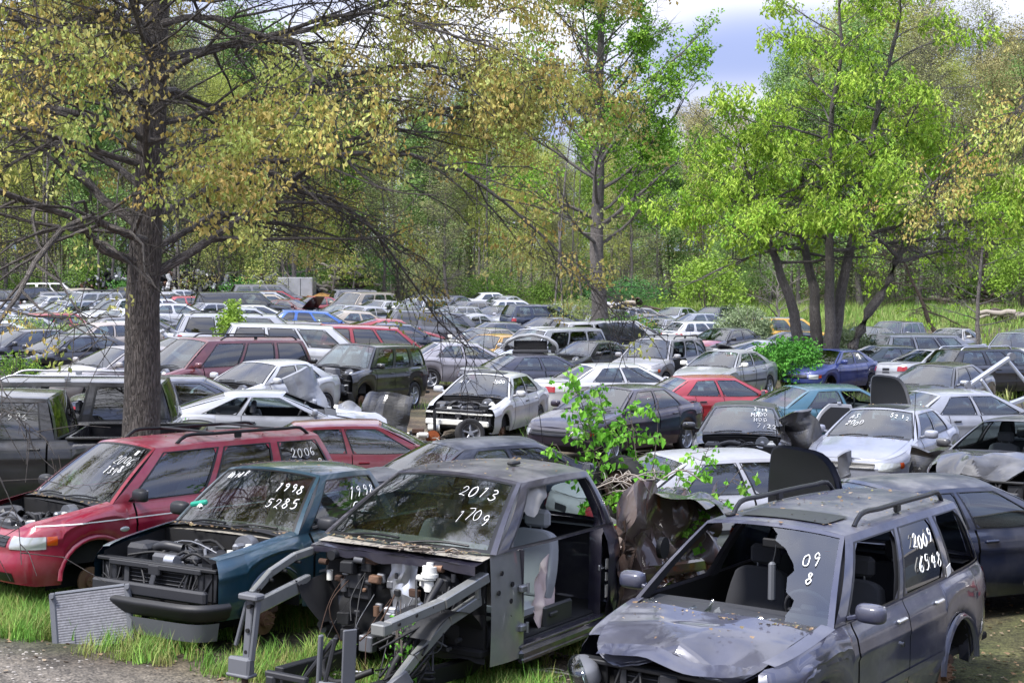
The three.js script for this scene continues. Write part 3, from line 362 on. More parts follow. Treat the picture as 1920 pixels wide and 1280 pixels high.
  for (const s of [1, -1]) {
    const mir = (k, g) => s > 0 ? g : B.geo(k + 'R', () => mirror(g));
    if (has('headlights') && has('headlight' + (s > 0 ? 'L' : 'R'))) { const h = mesh('headlight', mir('headlight', G.headlight()), M.lens, root); if (mid && o.turn !== 0) mesh('turn_signal', mir('turn', G.turn()), M.amber, h); }
    if (has('taillights')) mesh('taillight', mir('taillight', G.taillight()), M.red, root);
    if (has('mirrors') && has('mirror' + (s > 0 ? 'L' : 'R')) && o.D < 90) { const m = mesh('door_mirror', mir('mirror', G.mirror()), o.mirrorM ?? P, root); if (mid) mesh('mirror_glass', mir('mirrorFace', G.mirrorFace()), M.chrome, m); }
  }
  if (has('grille')) { const g = mesh('grille', G.grille(), M.trim, root); if (mid) mesh('grille_bar', G.grilleBars(), o.grilleM ?? M.plastic, g); }
  if (!o.noNose && !o.cabOnly) mesh('lower_intake', G.intake(), M.trim, root);
  if (o.strip) { mesh('bumper_strip', G.bumperStrip(0), o.strip, root); mesh('bumper_strip', G.bumperStrip(1), o.strip, root); }
  if (mid && has('plate')) mesh('licence_plate_recess', G.plateR(), M.plastic, root);
  if (o.rails) { for (const s of [1, -1]) { const rg = G.rails(); mesh('roof_rail', s > 0 ? rg : B.geo('railsR', () => mirror(rg)), o.rails, root); } if (o.cross) for (const q of [.35, .72]) mesh('cross_bar', G.crossbar(q), M.plastic, root); }
  if (mid && rnd() < .35 && !o.cabOnly) { const p = B.ws(.98, .02), q = B.hood(B.iz(S.cowl + .1), .93); mesh('aerial', tube([q, [q[0], q[1] + .8, q[2] - .12]], .006, 1, 4), M.trim, root); }
  if (mid) { const z = S.L[1] + .62, i = B.iz(z), y2 = B.info[Math.round(i)].ys - .2; const fd = B.geo('fuel', () => mirror(B.decal(B.iz(z + .09), B.iz(z - .09), y2 - .08, y2 + .08, .005, 2))); mesh('fuel_door', fd, P, root); }
  if (o.sunroof) mesh('sunroof', G.sunroof(), M.tint === 0 ? 0 : M.trim, root);
  if (mid && has('windshield')) { for (const u of [-.62, .12]) mesh('wiper', G.wiper(u), M.trim, root); if (o.D < 50) { const p = B.ws(0, .86, -.06); mesh('rear_view_mirror', B.geo('rvm', () => join([box(.22, .06, .025, p[0], p[1] - .05, p[2] - .05, .02), bar([p[0], p[1] + .03, p[2] + .01], [p[0], p[1] - .05, p[2] - .05], .015)])), M.trim, root); } }
  // wheels
  if (!o.cabOnly) for (let k = 0; k < 2; k++) for (const s of [1, -1]) { const g = G.wells(k); mesh('wheel_well', s > 0 ? g : B.geo('wellsR' + k, () => mirror(g)), M.dark, root); }
  for (const s of [1, -1]) for (let k = 0; k < 2; k++) {
    const key = 'wheel' + k + (s > 0 ? 'L' : 'R'); if (o.cabOnly) continue;
    if (has('wheels') && has(key)) { const W = wheel(S.tyre, o.spokes ?? 5), g = mesh('wheel', W.tyre, M.rubber, root, s * (S.W / 2 - .13), S.tyre, S.ax[k]); if (s < 0) g.rotation.y = Math.PI; if (mid) mesh('rim', W.rim, o.rimM ?? M.alu, g); }
    else if (mid) { const g = mesh('brake_rotor', rotorGeo, M.rotor, root, s * (S.W / 2 - .16), S.tyre * .8, S.ax[k]); if (s < 0) g.rotation.y = Math.PI; mesh('brake_caliper', caliperGeo, M.rust, g); }
  }
  // cabin
  if (o.D < 95) {
    mesh('floor_pan', G.floor(), M.dark, root); mesh('dashboard', G.dash(), o.inTan ? M.dashLight : M.dash, root);
    const sm = o.seatM ? o.seatM : o.inTan ? M.seatTan : o.inDark ? M.seatDark : M.seatGrey, rows = o.rows ?? (S.bed ? (S.win.length > 1 ? 2 : 1) : 2), hs = (S.H - 1.43) * .75 + .2;
    if (o.D < 75) { for (let r = 0; r < rows; r++) for (const s of [-1, 1]) { const zz = S.cowl - .98 - r * .88, st = mesh(r ? 'rear_seat' : 'front_seat', seatGeo.back, sm, root, s * (S.W / 2 - .5), hs + .02, zz); st.scale.y = .92; mesh('seat_cushion', seatGeo.base, sm, st); mesh('headrest', seatGeo.head, sm, st); if (near) for (const q of [-.06, .06]) mesh('headrest_post', seatGeo.post, M.steel, st, q); }
      const sw = mesh('steering_wheel', steerGeo, M.dash, root, S.W / 2 - .5, prof(S.top, S.cowl) - .02, S.cowl - .5); sw.rotation.x = -1.15 + Math.PI / 2; sw.rotation.x = .45; }
    if (!S.bed) mesh('parcel_shelf', G.parcel(), M.dash, root);
  }
  if (o.w) for (const [text, where, u, v, du, dv, rr] of o.w) { const fn = where === 'ws' ? (a, b) => B.ws(a, b, .004) : where === 'rg' ? (a, b) => B.rg(a, b, .004) : (a, b) => B.side(a, b, .012); writing(root, text, fn, u, v, du, dv, (rr ?? .007) * (o.D < 20 ? .6 : .75), seed + text.length); }
  // stand it in the place
  if (o.xz) { placed.push({ root, X: o.xz[0], Z: o.xz[1], y: o.y ?? 0, a: R(o.h), lift: o.lift ?? 0, S, l: o.l, o }); return { root, B, S, P, PR, G, seed }; }
  const zc = o.rc ?? (S.wt + S.rr) / 2, a = R(o.h), pt = at(o.p[0], o.p[1], o.D), X = pt.x - Math.sin(a) * zc, Z = pt.z - Math.cos(a) * zc;
  placed.push({ root, X, Z, y: pt.y - S.H, a, lift: o.lift ?? 0, S, l: o.l, o });
  return { root, B, S, P, PR, G, seed };
}
const WHITE = 0xcfd0d3, SILVER = 0x94979e, TAUPE = 0x837d7c, GREY = 0x55575d, DARK = 0x24262b, BLACK = 0x0f1013, RED = 0x8e1626, MAROON = 0x5e1420, NAVY = 0x141f3d, BLUE = 0x1c2f6e, TEAL = 0x155468, PLUM = 0x2a2030, YELLOW = 0xb98a22;
const FU = -36, AW = 118; // two ways the rows are parked: towards us and to the left, away and to the right
const hero = {};
// front row
hero.red = car({ t: 'suv', p: [388, 812], D: 17.9, h: -43, c: 0x8a1230, dust: .18, roofDust: .4, l: 'red SUV with roof rails and no hood, numbered 2006 1348, beside the grass', no: ['hood', 'wheel0L', 'wheel1L'], rails: M.trim, cross: 1, tintR: 1, mirrorM: M.plastic, rc: -.75, handle: 0 || M.plastic, w: [['2006', 'ws', .42, .62, .1, .12], ['1348', 'ws', .40, .45, .09, .11], ['2006', 'side', .765, .55, .036, .17, .009], ['1348', 'side', .79, .24, .036, .19, .009]] });
hero.green = car({ t: 'pickup', p: [556, 880], D: 15.5, h: -30, c: 0x0d3444, dust: .16, l: 'dark green compact pickup with no hood or grille, 1998 5285 on its windshield', no: ['hood', 'wheels', 'headlights', 'grille'], noNose: 1, inTan: 1, rc: 0, mirrorM: M.plastic, w: [['1998', 'ws', .40, .62, .115, .13, .008], ['5285', 'ws', .40, .38, .115, .14, .008], ['Wild R', 'ws', -.72, .78, .075, .1, .006], ['1998', 'side', .46, .5, .1, .2, .008], ['52', 'side', .5, .2, .1, .2, .008]] });
hero.grey = car({ t: 'suv', p: [1560, 958], D: 12.35, h: -36, c: 0x2f3246, dust: .15, roofDust: .35, hoodDent: .075, hoodPop: -.02, dent: 0, l: 'dark grey SUV with smashed-out windshield and crumpled hood, 2009 6548 on rear door glass', no: ['windshield', 'w0L', 'w0R', 'w2L', 'headlights', 'grille', 'wheel0L', 'wheel1L'], noNose: 1, rails: M.trim, sunroof: 1, tintR: 1, inDark: 1, rc: -.75, handle: 0 || M.chrome, w: [['2009', 'side', .47, .58, .04, .18, .009], ['6548', 'side', .49, .24, .04, .18, .009]] });
hero.cab = car({ t: 'cab', xz: [-.34, -13.84], D: 13.8, h: -31, lift: -.13, c: 0x1d1b2a, dust: .15, roofDust: .35, cabOnly: 1, rows: 1, seatM: M.seatLight, inTan: 1, l: 'stripped black pickup cab with no fenders, hood or driver door, in the front centre', no: ['hood', 'headlights', 'grille', 'wheels', 'door0L', 'w0L', 'mirrors', 'taillights', 'plate'], w: [['2013', 'ws', .3, .68, .13, .14, .006], ['1709', 'ws', .44, .36, .1, .15, .005]] });
car({ t: 'truck', p: [18, 738], D: 21.4, h: -84, c: 0x12131a, dust: .12, l: 'black crew-cab pickup cut off by the left edge behind the red SUV', tintR: 1, tint: 1, rc: -.2, w: [['1996', 'side', .62, .5, .06, .14, .005]] });
car({ t: 'minivan', p: [2168, 905], D: 14.2, h: 150, c: 0x8b8680, dust: .3, l: 'light grey van of which only a rear corner shows at the right edge', rc: -.75 });
// second row, tails towards us
car({ t: 'compact', p: [622, 789], D: 22.8, h: 103, c: 0x9c1a2c, dust: .12, roofDust: .15, l: 'bright red sedan between the red SUV and the stripped black cab', tintR: 0, w: [] });
car({ t: 'compact', p: [905, 815], D: 20.2, h: 121, c: 0x23283a, dust: .3, l: 'slate blue sedan with red tail lamps right behind the stripped cab' });
car({ t: 'sedan', p: [1330, 846], D: 18.6, h: 112, c: 0xb9bac0, dust: .3, l: 'off-white sedan behind the leafy sapling and the crumpled truck bed' });
car({ t: 'sedan', p: [1712, 884], D: 16.2, h: 114, c: 0x151d33, dust: .25, roofDust: .3, l: 'navy sedan with its black trunk lid raised behind the dark grey SUV', up: ['trunk'], upA: 1.5, lidS: 1.35 });
// third row
car({ t: 'bigsuv', p: [135, 689], D: 24.6, h: -82, c: 0x14151c, dust: .15, l: 'large black SUV with a broken rear side window left of the oak trunk', rails: M.alu, tint: 1, no: ['w1L', 'w1R'], mould: M.plasticGrey });
car({ t: 'sedan', p: [318, 700], D: 30.5, h: 104, c: 0x1b2133, dust: .15, l: 'dark blue sedan just right of the oak trunk' });
hero.coupe = car({ t: 'coupe', p: [478, 741], D: 28.6, h: 98, c: 0xb4b7bf, dust: .2, l: 'silver-white two-door coupe with smashed nose lying behind the red SUV', hoodDent: .12, no: ['windshield', 'headlights', 'w1R', 'w0R'], dent: .05, dentWhere: (x, y, z) => smooth(1.0, 1.8, z) });
hero.black = car({ t: 'suv', p: [676, 648], D: 38.5, h: -24, c: 0x0e0f12, dust: .12, l: 'black SUV with its whole front torn off, beyond the upright grey panel', no: ['hood', 'headlights', 'grille', 'wheel0L', 'wheel0R'], noNose: 1, dirty: 1, rc: -.5 });
hero.white = car({ t: 'boxy', p: [925, 694], D: 34.0, h: -17, c: 0xd2d4d8, dust: .15, roofDust: .05, sunroof: 1, l: 'white sedan with stripped front end and a loose wheel before it', no: ['hood', 'headlights', 'grille', 'wheel0L'], noNose: 1, beamM: M.whitePlastic, tieM: M.whitePlastic, w: [['2000', 'ws', .42, .6, .1, .15, .009], ['Accl', 'ws', -.75, .55, .09, .14, .008]] });
hero.plum = car({ t: 'sedan', p: [1182, 722], D: 30.6, h: -38, c: PLUM, dust: .12, roofDust: .1, l: 'dark plum sedan with twin-port grille standing behind the maple sapling', grilleM: M.trim });
hero.nohood = car({ t: 'compact', p: [1408, 741], D: 26.8, h: -11, c: 0x1c1a1f, dust: .25, l: 'black wreck with no front and white scrawl across its windshield', no: ['hood', 'headlights', 'grille', 'wheels'], noNose: 1, dent: .04, dentWhere: (x, y, z) => smooth(1, 2, z), w: [['2114', 'ws', .30, .78, .11, .12, .007], ['MADD', 'ws', .22, .58, .12, .13, .008], ['HDD', 'ws', .28, .40, .12, .12, .008], ['7/22', 'ws', .34, .2, .12, .13, .008]] });
hero.silver = car({ pin: 1, t: 'boxy', p: [1672, 771], D: 26.2, h: -29, c: 0x9094a2, dust: .2, roofDust: .05, sunroof: 1, l: 'silver sedan with hood shut and scribbled windshield, in front of the raised trunk lid', w: [['AS', 'ws', -.72, .6, .12, .14, .006], ['2000', 'ws', -.7, .38, .11, .14, .007], ['S2 12', 'ws', .35, .68, .1, .12, .006]] });
car({ t: 'sedan', p: [1935, 775], D: 23.6, h: -38, c: 0x24262e, dust: .35, hoodDent: .12, dent: .03, dentWhere: (x, y, z) => smooth(.9, 1.9, z), l: 'dark grey sedan with buckled hood cut off by the right edge', no: ['headlights', 'grille', 'windshield'], noNose: 1 });
// fourth row, tails towards us
car({ t: 'compact', p: [1318, 702], D: 34.5, h: 108, c: 0x951c26, dust: .1, roofDust: .08, l: 'red sedan seen from its rear corner, beyond the maple sapling' });
car({ t: 'sedan', p: [1538, 720], D: 31.4, h: 110, c: TEAL, dust: .15, l: 'teal sedan between the red sedan and the silver one', no: ['w0R'] });
car({ t: 'sedan', p: [1772, 739], D: 30.6, h: 110, c: 0x8a8d96, dust: .2, l: 'silver sedan with its trunk lid raised high, behind the silver sedan with sunroof', up: ['trunk'], upA: 1.45, lidS: 1.25 });
car({ t: 'sedan', p: [1140, 683], D: 38.5, h: 112, c: WHITE, dust: .15, l: 'white sedan right behind the stripped white one' });
hero.purple = car({ t: 'sedan', p: [992, 662], D: 42.5, h: 112, c: 0x272838, dust: .15, l: 'dark violet-grey sedan carrying a torn-off front bumper on its roof' });
car({ t: 'sedan', p: [838, 641], D: 46.5, h: 108, c: 0x8d8b92, dust: .2, l: 'silver-grey sedan with arched roof behind the torn black SUV' });
// fifth row
hero.van = car({ t: 'minivan', p: [425, 630], D: 38.2, h: -42, c: MAROON, dust: .15, roofDust: .3, rails: M.trim, l: 'maroon minivan with its hood off, right of the oak trunk', no: ['hood', 'grille'], rc: -.6, tintR: 1, turn: 0 });
hero.civic = car({ t: 'compact', p: [536, 657], D: 35.6, h: -30, c: 0xc9ccd0, dust: .15, l: 'white compact sedan with its hood off, in front of the maroon minivan', no: ['hood'], turn: 0 });
hero.jeep = car({ t: 'suv', p: [1255, 630], D: 47, h: -30, c: 0x87878b, dust: .25, rails: M.trim, l: 'boxy silver SUV with its driver door gone', no: ['door0L', 'w0L'], inDark: 1 });
car({ t: 'sedan', p: [1372, 648], D: 44.6, h: -33, c: 0x8c8e92, dust: .25, l: 'silver sedan with black front tyre arch, beside the dark green bush', mirrorM: M.whitePlastic, grilleM: M.trim });
car({ t: 'compact', p: [1570, 657], D: 47.6, h: -42, c: BLUE, dust: .1, roofDust: .1, l: 'dark blue sedan with oval headlights below the forked tree', no: ['wheel0L'], w: [['M8', 'side', .58, .55, .06, .2, .01], ['76', 'side', .58, .3, .06, .2, .01]] });
car({ t: 'sedan', p: [1768, 668], D: 37, h: -36, c: 0x26272a, dust: .15, l: 'charcoal sedan with buckled hood edge and chrome mirrors', hoodDent: .05, mirrorM: M.chrome, no: ['headlights'] });
car({ t: 'wagon', p: [1835, 643], D: 43.5, h: 113, c: 0x15161d, dust: .1, rails: M.alu, l: 'black station wagon with roof rails at the right edge' });
car({ t: 'sedan', p: [1662, 652], D: 50.5, h: 110, c: 0x1c2a30, dust: .15, l: 'dark green-grey sedan half hidden behind the dark blue one' });
car({ t: 'compact', p: [1115, 637], D: 50.5, h: -38, c: 0x141417, dust: .15, l: 'black sedan with a white slip on its open engine bay', no: ['hood', 'headlights'] });
hero.tarp = car({ t: 'minivan', p: [1122, 608], D: 59, h: 112, c: 0xb9bbc0, dust: .2, l: 'white minivan with a black door sheet hanging open', tint: 1 });
car({ t: 'compact', p: [930, 628], D: 53.5, h: -30, c: YELLOW, dust: .1, l: 'yellow sedan parked beyond the violet-grey one', mirrorM: paint(YELLOW) });
car({ t: 'sedan', p: [888, 613], D: 58.5, h: -36, c: 0x77726f, dust: .2, l: 'taupe sedan facing us behind the yellow one', mirrorM: M.whitePlastic });
car({ t: 'sedan', p: [930, 606], D: 64.5, h: 110, c: 0x33343e, dust: .2, l: 'slate sedan behind the taupe one' });
car({ t: 'minivan', p: [802, 591], D: 64, h: 106, c: 0x4a4d57, dust: .2, l: 'grey minivan with a dark boarded-up side window' , tint: 1 });
car({ t: 'compact', p: [762, 612], D: 57, h: 106, c: 0x1d2a40, dust: .15, l: 'steel-blue compact sedan in front of the grey minivan' });
car({ t: 'suv', p: [668, 613], D: 49, h: 110, c: 0x8e1a26, dust: .1, roofDust: .25, l: 'red SUV with sloped black rear window, loaded with twigs', tint: 1 });
// sixth and further rows
car({ t: 'suv', p: [795, 560], D: 79, h: -24, c: WHITE, dust: .08, rails: M.trim, l: 'white SUV with dark roof rails in the far centre' });
car({ t: 'hatch', p: [868, 572], D: 75, h: -36, c: 0xa5a8b0, dust: .12, l: 'pale silver hatchback right of the far white SUV' });
car({ t: 'sedan', p: [716, 562], D: 81, h: -30, c: 0xc3c4c8, dust: .15, l: 'white sedan left of the far white SUV' });
car({ t: 'sedan', p: [972, 578], D: 77, h: -34, c: 0x9a9ba4, dust: .15, l: 'grey-white sedan under hanging oak leaves' });
car({ t: 'sedan', p: [1034, 590], D: 69, h: -38, c: 0x2a2a31, dust: .15, l: 'dark sedan with hood ajar under the oak branch tips', hoodPop: .12 });
car({ t: 'sedan', p: [1052, 568], D: 86, h: -36, c: WHITE, dust: .1, l: 'far white sedan beside the tall green tree' });
car({ t: 'compact', p: [1015, 617], D: 61, h: 110, c: WHITE, dust: .1, l: 'white compact of which the roof shows behind the torn bumper' });
car({ t: 'sedan', p: [1178, 600], D: 65, h: -40, c: 0x54565e, dust: .2, l: 'grey sedan at the foot of the tall green tree' });
car({ t: 'hatch', p: [1190, 580], D: 84, h: 128, c: 0xb7b4b6, dust: .15, l: 'pale hatchback with its tailgate raised by the tall green tree', up: ['trunk'] });
car({ t: 'sedan', p: [1268, 580], D: 88, h: -34, c: 0x9699a1, dust: .15, l: 'silver sedan at the edge of the field' });
car({ t: 'wagon', p: [1348, 578], D: 86, h: -30, c: 0x2c333f, dust: .15, rails: M.trim, l: 'dark blue-grey station wagon at the edge of the field' });
car({ t: 'compact', p: [1312, 592], D: 78, h: 106, c: 0xd0d1d4, dust: .08, l: 'white sedan in profile below the far station wagon' });
car({ t: 'sedan', p: [1238, 601], D: 71, h: -32, c: 0x83848b, dust: .2, l: 'grey sedan with tree reflections behind the boxy silver SUV' });
car({ t: 'hatch', p: [1288, 606], D: 66, h: 122, c: 0xd4d5d8, dust: .08, l: 'white hatchback with a bare grey tail behind the boxy silver SUV' });
car({ t: 'sedan', p: [1366, 607], D: 58.5, h: -40, c: 0x2a2a30, hoodC: 0x8e1a26, dust: .12, l: 'dark sedan with a red hood behind the silver sedans' });
car({ t: 'coupe', p: [1440, 632], D: 53, h: 112, c: 0xc4c6cc, dust: .12, l: 'white coupe with a pale lid behind the dark green bush', up: ['trunk'], upA: .7 });
car({ t: 'suv', p: [1478, 592], D: 63, h: 104, c: 0xc79a2c, roofC: 0x9a9da4, dust: .1, l: 'yellow SUV with a silver roof left of the forked tree' });
car({ t: 'sedan', p: [1600, 608], D: 64, h: -36, c: 0x3a3c42, dust: .2, l: 'dark sedan overgrown with vines right of the forked tree' });
car({ t: 'suv', p: [1688, 612], D: 68, h: -36, c: 0x4a4d58, dust: .15, l: 'slate grey SUV alone at the field edge, nearest the forked tree' });
car({ t: 'sedan', p: [1790, 617], D: 66, h: -32, c: 0xb6b4b2, dust: .15, l: 'pale beige sedan at the field edge before the log pile' });
car({ t: 'suv', p: [1902, 628], D: 58, h: -34, c: 0xb9bbc0, dust: .12, l: 'white SUV at the field edge, cut off by the right edge' });
car({ t: 'minivan', p: [1728, 634], D: 55, h: 112, c: 0xb4b6bc, dust: .15, l: 'silver-white minivan behind the black station wagon' });
// left far side
car({ t: 'sedan', p: [158, 617], D: 42.5, h: -40, c: 0x1b1b24, dust: .15, l: 'black sedan with its hood off left of the oak trunk', no: ['hood', 'headlights', 'grille'], noNose: 1 });
car({ t: 'sedan', p: [62, 610], D: 46, h: -44, c: 0x21222c, dust: .2, l: 'dark grey sedan at the left edge behind the black one' });
car({ t: 'sedan', p: [268, 632], D: 37.5, h: -42, c: 0x8e8a8a, dust: .25, l: 'taupe-silver sedan split by the oak trunk' });
car({ t: 'sedan', p: [240, 592], D: 50, h: -42, c: 0xa79c92, dust: .3, l: 'beige sedan showing its hood left of the oak trunk' });
car({ t: 'minivan', p: [388, 578], D: 51, h: 106, c: 0xb1b4bc, dust: .12, rails: M.trim, tint: 1, l: 'silver minivan with dark windows and roof rails beyond the maroon minivan' });
hero.lid = car({ t: 'compact', p: [352, 622], D: 43.5, h: -50, c: 0xa9a7ac, dust: .2, l: 'silver sedan with its light grey hood standing up, right of the oak', up: ['hood'], upA: 1.25 });
car({ t: 'minivan', p: [535, 601], D: 46.5, h: 104, c: 0xc6c8cc, dust: .1, tint: 1, l: 'white minivan with dark windows left of the red SUV loaded with twigs' });
car({ t: 'suv', p: [84, 529], D: 96, h: 98, c: 0xd2d2d2, dust: .1, l: 'gutted white SUV in front of the scrap heap', no: ['w0R', 'w1R', 'w2R', 'w0L', 'w1L', 'w2L'] });
car({ t: 'suv', p: [178, 545], D: 78, h: -36, c: 0xb4b6ba, dust: .15, rails: M.trim, l: 'silver SUV with roof rails left of the oak trunk, far back' });
car({ t: 'pickup', p: [222, 556], D: 68, h: -34, c: 0xc9cacd, dust: .12, l: 'white pickup with bluish windshield left of the oak trunk' });
car({ t: 'sedan', p: [318, 562], D: 66, h: 108, c: 0xc0c2c8, dust: .12, l: 'white sedan right of the oak trunk, far back' });
car({ t: 'compact', p: [345, 552], D: 82, h: 104, c: 0x96202f, dust: .15, l: 'crimson sedan before the scrap heap' });
car({ t: 'bigsuv', p: [428, 548], D: 76, h: 110, c: 0x262a34, dust: .15, tint: 1, l: 'dark SUV with a red tail lamp before the scrap heap' });
car({ t: 'coupe', p: [480, 568], D: 70, h: 108, c: 0xcfd0d2, dust: .08, l: 'white coupe roof between the dark SUV and the blue car' });
car({ t: 'sedan', p: [482, 582], D: 59, h: 106, c: 0x3a3d48, dust: .15, l: 'slate sedan with arched windows before the blue car' });
car({ t: 'hatch', p: [568, 571], D: 63, h: 104, c: 0x1452a0, dust: .08, tint: 1, l: 'bright blue boxy hatchback' });
car({ t: 'sedan', p: [562, 590], D: 54, h: 108, c: 0x66625f, dust: .2, sunroof: 1, l: 'taupe sedan with a black sunroof behind the white minivan' });
car({ t: 'coupe', p: [538, 556], D: 80, h: 60, c: 0x4a1418, dust: .1, up: ['hood'], upA: 1.0, l: 'maroon coupe with its hood raised, far back' });
car({ t: 'compact', p: [596, 552], D: 84, h: -34, c: 0x9a2030, dust: .15, l: 'far red sedan right of the raised maroon hood' });
car({ t: 'sedan', p: [498, 545], D: 90, h: 108, c: 0x30333c, dust: .15, l: 'charcoal sedan farthest back before the scrap heap' });
car({ t: 'sedan', p: [640, 570], D: 73, h: -34, c: 0x8f929a, dust: .2, l: 'grey sedan behind the oak branch tips' });
car({ t: 'coupe', p: [722, 589], D: 62, h: 108, c: 0x8e1b24, dust: .1, l: 'red coupe roof left of the grey minivan' });
car({ t: 'hatch', p: [105, 582], D: 58, h: -40, c: 0x9a2a26, dust: .2, l: 'red hatchback overgrown by weeds at far left' });
car({ t: 'sedan', p: [25, 588], D: 56, h: -36, c: 0xb0b2b4, dust: .25, l: 'pale sedan overgrown by weeds at the left edge' });
car({ t: 'wagon', p: [150, 560], D: 70, h: -36, c: 0xa9abb0, dust: .15, l: 'silver wagon below the gutted white SUV' });
car({ t: 'truck', p: [165, 508], D: 112, h: 60, c: 0x6f747c, dust: .2, l: 'grey pickup on top of the scrap heap' });

// ---------------------------------------------------------------- lie of the land, from where the vehicles stand
function rect(p) { const L = p.S.L, m = (L[0] + L[1]) / 2, f = [Math.sin(p.a), Math.cos(p.a)]; return { x: p.X + f[0] * m, z: p.Z + f[1] * m, f, l: [f[1], -f[0]], hl: (L[0] - L[1]) / 2 + .02, hw: p.S.W / 2 + .02 }; }
function overlap(a, b) { let pen = 9, ax = null; const d = [b.x - a.x, b.z - a.z]; for (const u of [a.f, a.l, b.f, b.l]) { const q = v => Math.abs(v[0] * u[0] + v[1] * u[1]), dd = d[0] * u[0] + d[1] * u[1], o = q(a.f) * a.hl + q(a.l) * a.hw + q(b.f) * b.hl + q(b.l) * b.hw - Math.abs(dd); if (o < pen) { pen = o; ax = [u[0] * Math.sign(dd || 1), u[1] * Math.sign(dd || 1)]; } } return [pen, ax]; }
for (let it = 0; it < 160; it++) for (let i = 0; i < placed.length; i++) for (let j = 0; j < i; j++) { // no two vehicles stand in one another
  const A = placed[i], B = placed[j]; if (Math.hypot(A.X - B.X, A.Z - B.Z) > 7) continue; const [pen, ax] = overlap(rect(A), rect(B)); if (pen <= 0) continue; const wa = -A.Z < 19 || A.o?.pin ? 0 : 1, wb = -B.Z < 19 || B.o?.pin ? 0 : 1; if (!wa && !wb) continue; const k = Math.min(pen, .12) / (wa + wb); A.X -= ax[0] * k * wa * .6; A.Z -= ax[1] * k * wa; B.X += ax[0] * k * wb * .6; B.Z += ax[1] * k * wb; }
const anchors = placed.map(c => [c.X, c.Z, clamp(c.y, -.35, 3.2)]);
function baseH(x, z) { const D = -z; let h = .034 * Math.max(0, D - 42) * smooth(38, 60, D) + .012 * clamp(-x - 2, 0, 40); h = Math.min(h, 3.4 + .05 * Math.max(0, D - 125)); if (D < 12) h *= smooth(-10, 12, D); return h; }
const rawH = (x, z) => { let s = 1.1, t = 1.1 * baseH(x, z); for (const [ax, az, ay] of anchors) { const d2 = ((x - ax) ** 2 + (z - az) ** 2); if (d2 > 220) continue; const w = Math.exp(-d2 / 18) * 3; s += w; t += w * ay; } return t / s + .26 * Math.exp(-((x + 4.6) ** 2 / 5 + (z + 12.4) ** 2 / 5)); };
const gridX = [-70, 70], gridZ = [-150, 12], GN = [281, 325], HG = new Float32Array(281 * 325);
for (let j = 0; j < 325; j++) for (let i = 0; i < 281; i++) HG[j * 281 + i] = rawH(-70 + i * .5, -150 + j * .5);
function ground(x, z) { if (x < -69.5 || x > 69.5 || z < -149.5 || z > 11.5) return rawH(x, z); const a = (x + 70) * 2, b = (z + 150) * 2, i = Math.floor(a), j = Math.floor(b), u = a - i, v = b - j, q = (p, r) => HG[(j + r) * 281 + i + p]; return lerp(lerp(q(0, 0), q(1, 0), u), lerp(q(0, 1), q(1, 1), u), v); }
{ // the far rows are packed: further cars in the gaps between those above
  const r = mulberry(2024), cols = [['white', 0xcfd0d3, 7], ['silver', 0x979aa1, 7], ['grey', 0x5a5c64, 4], ['black', 0x16171c, 4], ['dark blue', 0x1a2744, 2], ['red', 0x8e1a26, 2], ['beige', 0x9d9384, 2], ['green', 0x274238, 1]], bag = cols.flatMap(c => Array(c[2]).fill(c)), pool = ['sedan', 'compact', 'boxy', 'sedan', 'hatch', 'suv', 'minivan', 'wagon', 'coupe', 'compact'], pick = [], trees = [[-4.9, -19.8], [at(1124, 600, 72).x, -72], [at(1546, 640, 53).x, -53]];
  const gen = { L: [2.4, -2.5], W: 1.9 }, clash = (x, z, a, list) => { const me = rect({ X: x, Z: z, a, S: gen }); return list.some(p => Math.hypot(p.X - x, p.Z - z) < 7 && overlap(me, rect({ ...p, a: p.a ?? p.h, S: p.S ?? gen }))[0] > 0); };
  for (let D = 40; D < 99; D += 1.3) for (let px = -40; px < 1960; px += 14) { if (pick.length > 64) continue; const far = px < 1000 ? 99 : px < 1300 ? 84 : 66; if (D > far || (D < 46 && px > 560)) continue; const [x, z] = [(px - 960) / 2800 * D, -D], h = R((Math.floor(D / 5.2) % 2 ? -36 : 112) + (r() - .5) * 12); if (trees.some(t => Math.hypot(t[0] - x, t[1] - z) < 2.8) || clash(x, z, h, placed) || clash(x, z, h, pick)) continue; if (r() < .12) continue; pick.push({ X: x, Z: z, h, px }); }
  pick.sort((a, b) => a.px - b.px); const cnt = {}, O = 'first second third fourth fifth sixth seventh eighth ninth tenth eleventh twelfth thirteenth fourteenth'.split(' ');
  for (const p of pick) { const [cn, c] = bag[Math.floor(r() * bag.length)], t = pool[Math.floor(r() * pool.length)], cat = TYPES[t].cat, k = cn + cat; cnt[k] = (cnt[k] ?? -1) + 1; car({ t, xz: [p.X, p.Z], D: Math.max(-p.Z, 56), h: p.h * 180 / Math.PI, c, dust: r() < .5 ? .12 : .3, tint: r() < .25, rails: TYPES[t].H > 1.6 && r() < .5 ? M.trim : undefined, no: r() < .2 ? ['hood'] : [], l: `${cn} ${cat} wedged into the far rows, ${O[cnt[k]] ?? 'last'} such from the left`, g: 'cars wedged into the far rows' }); }
}
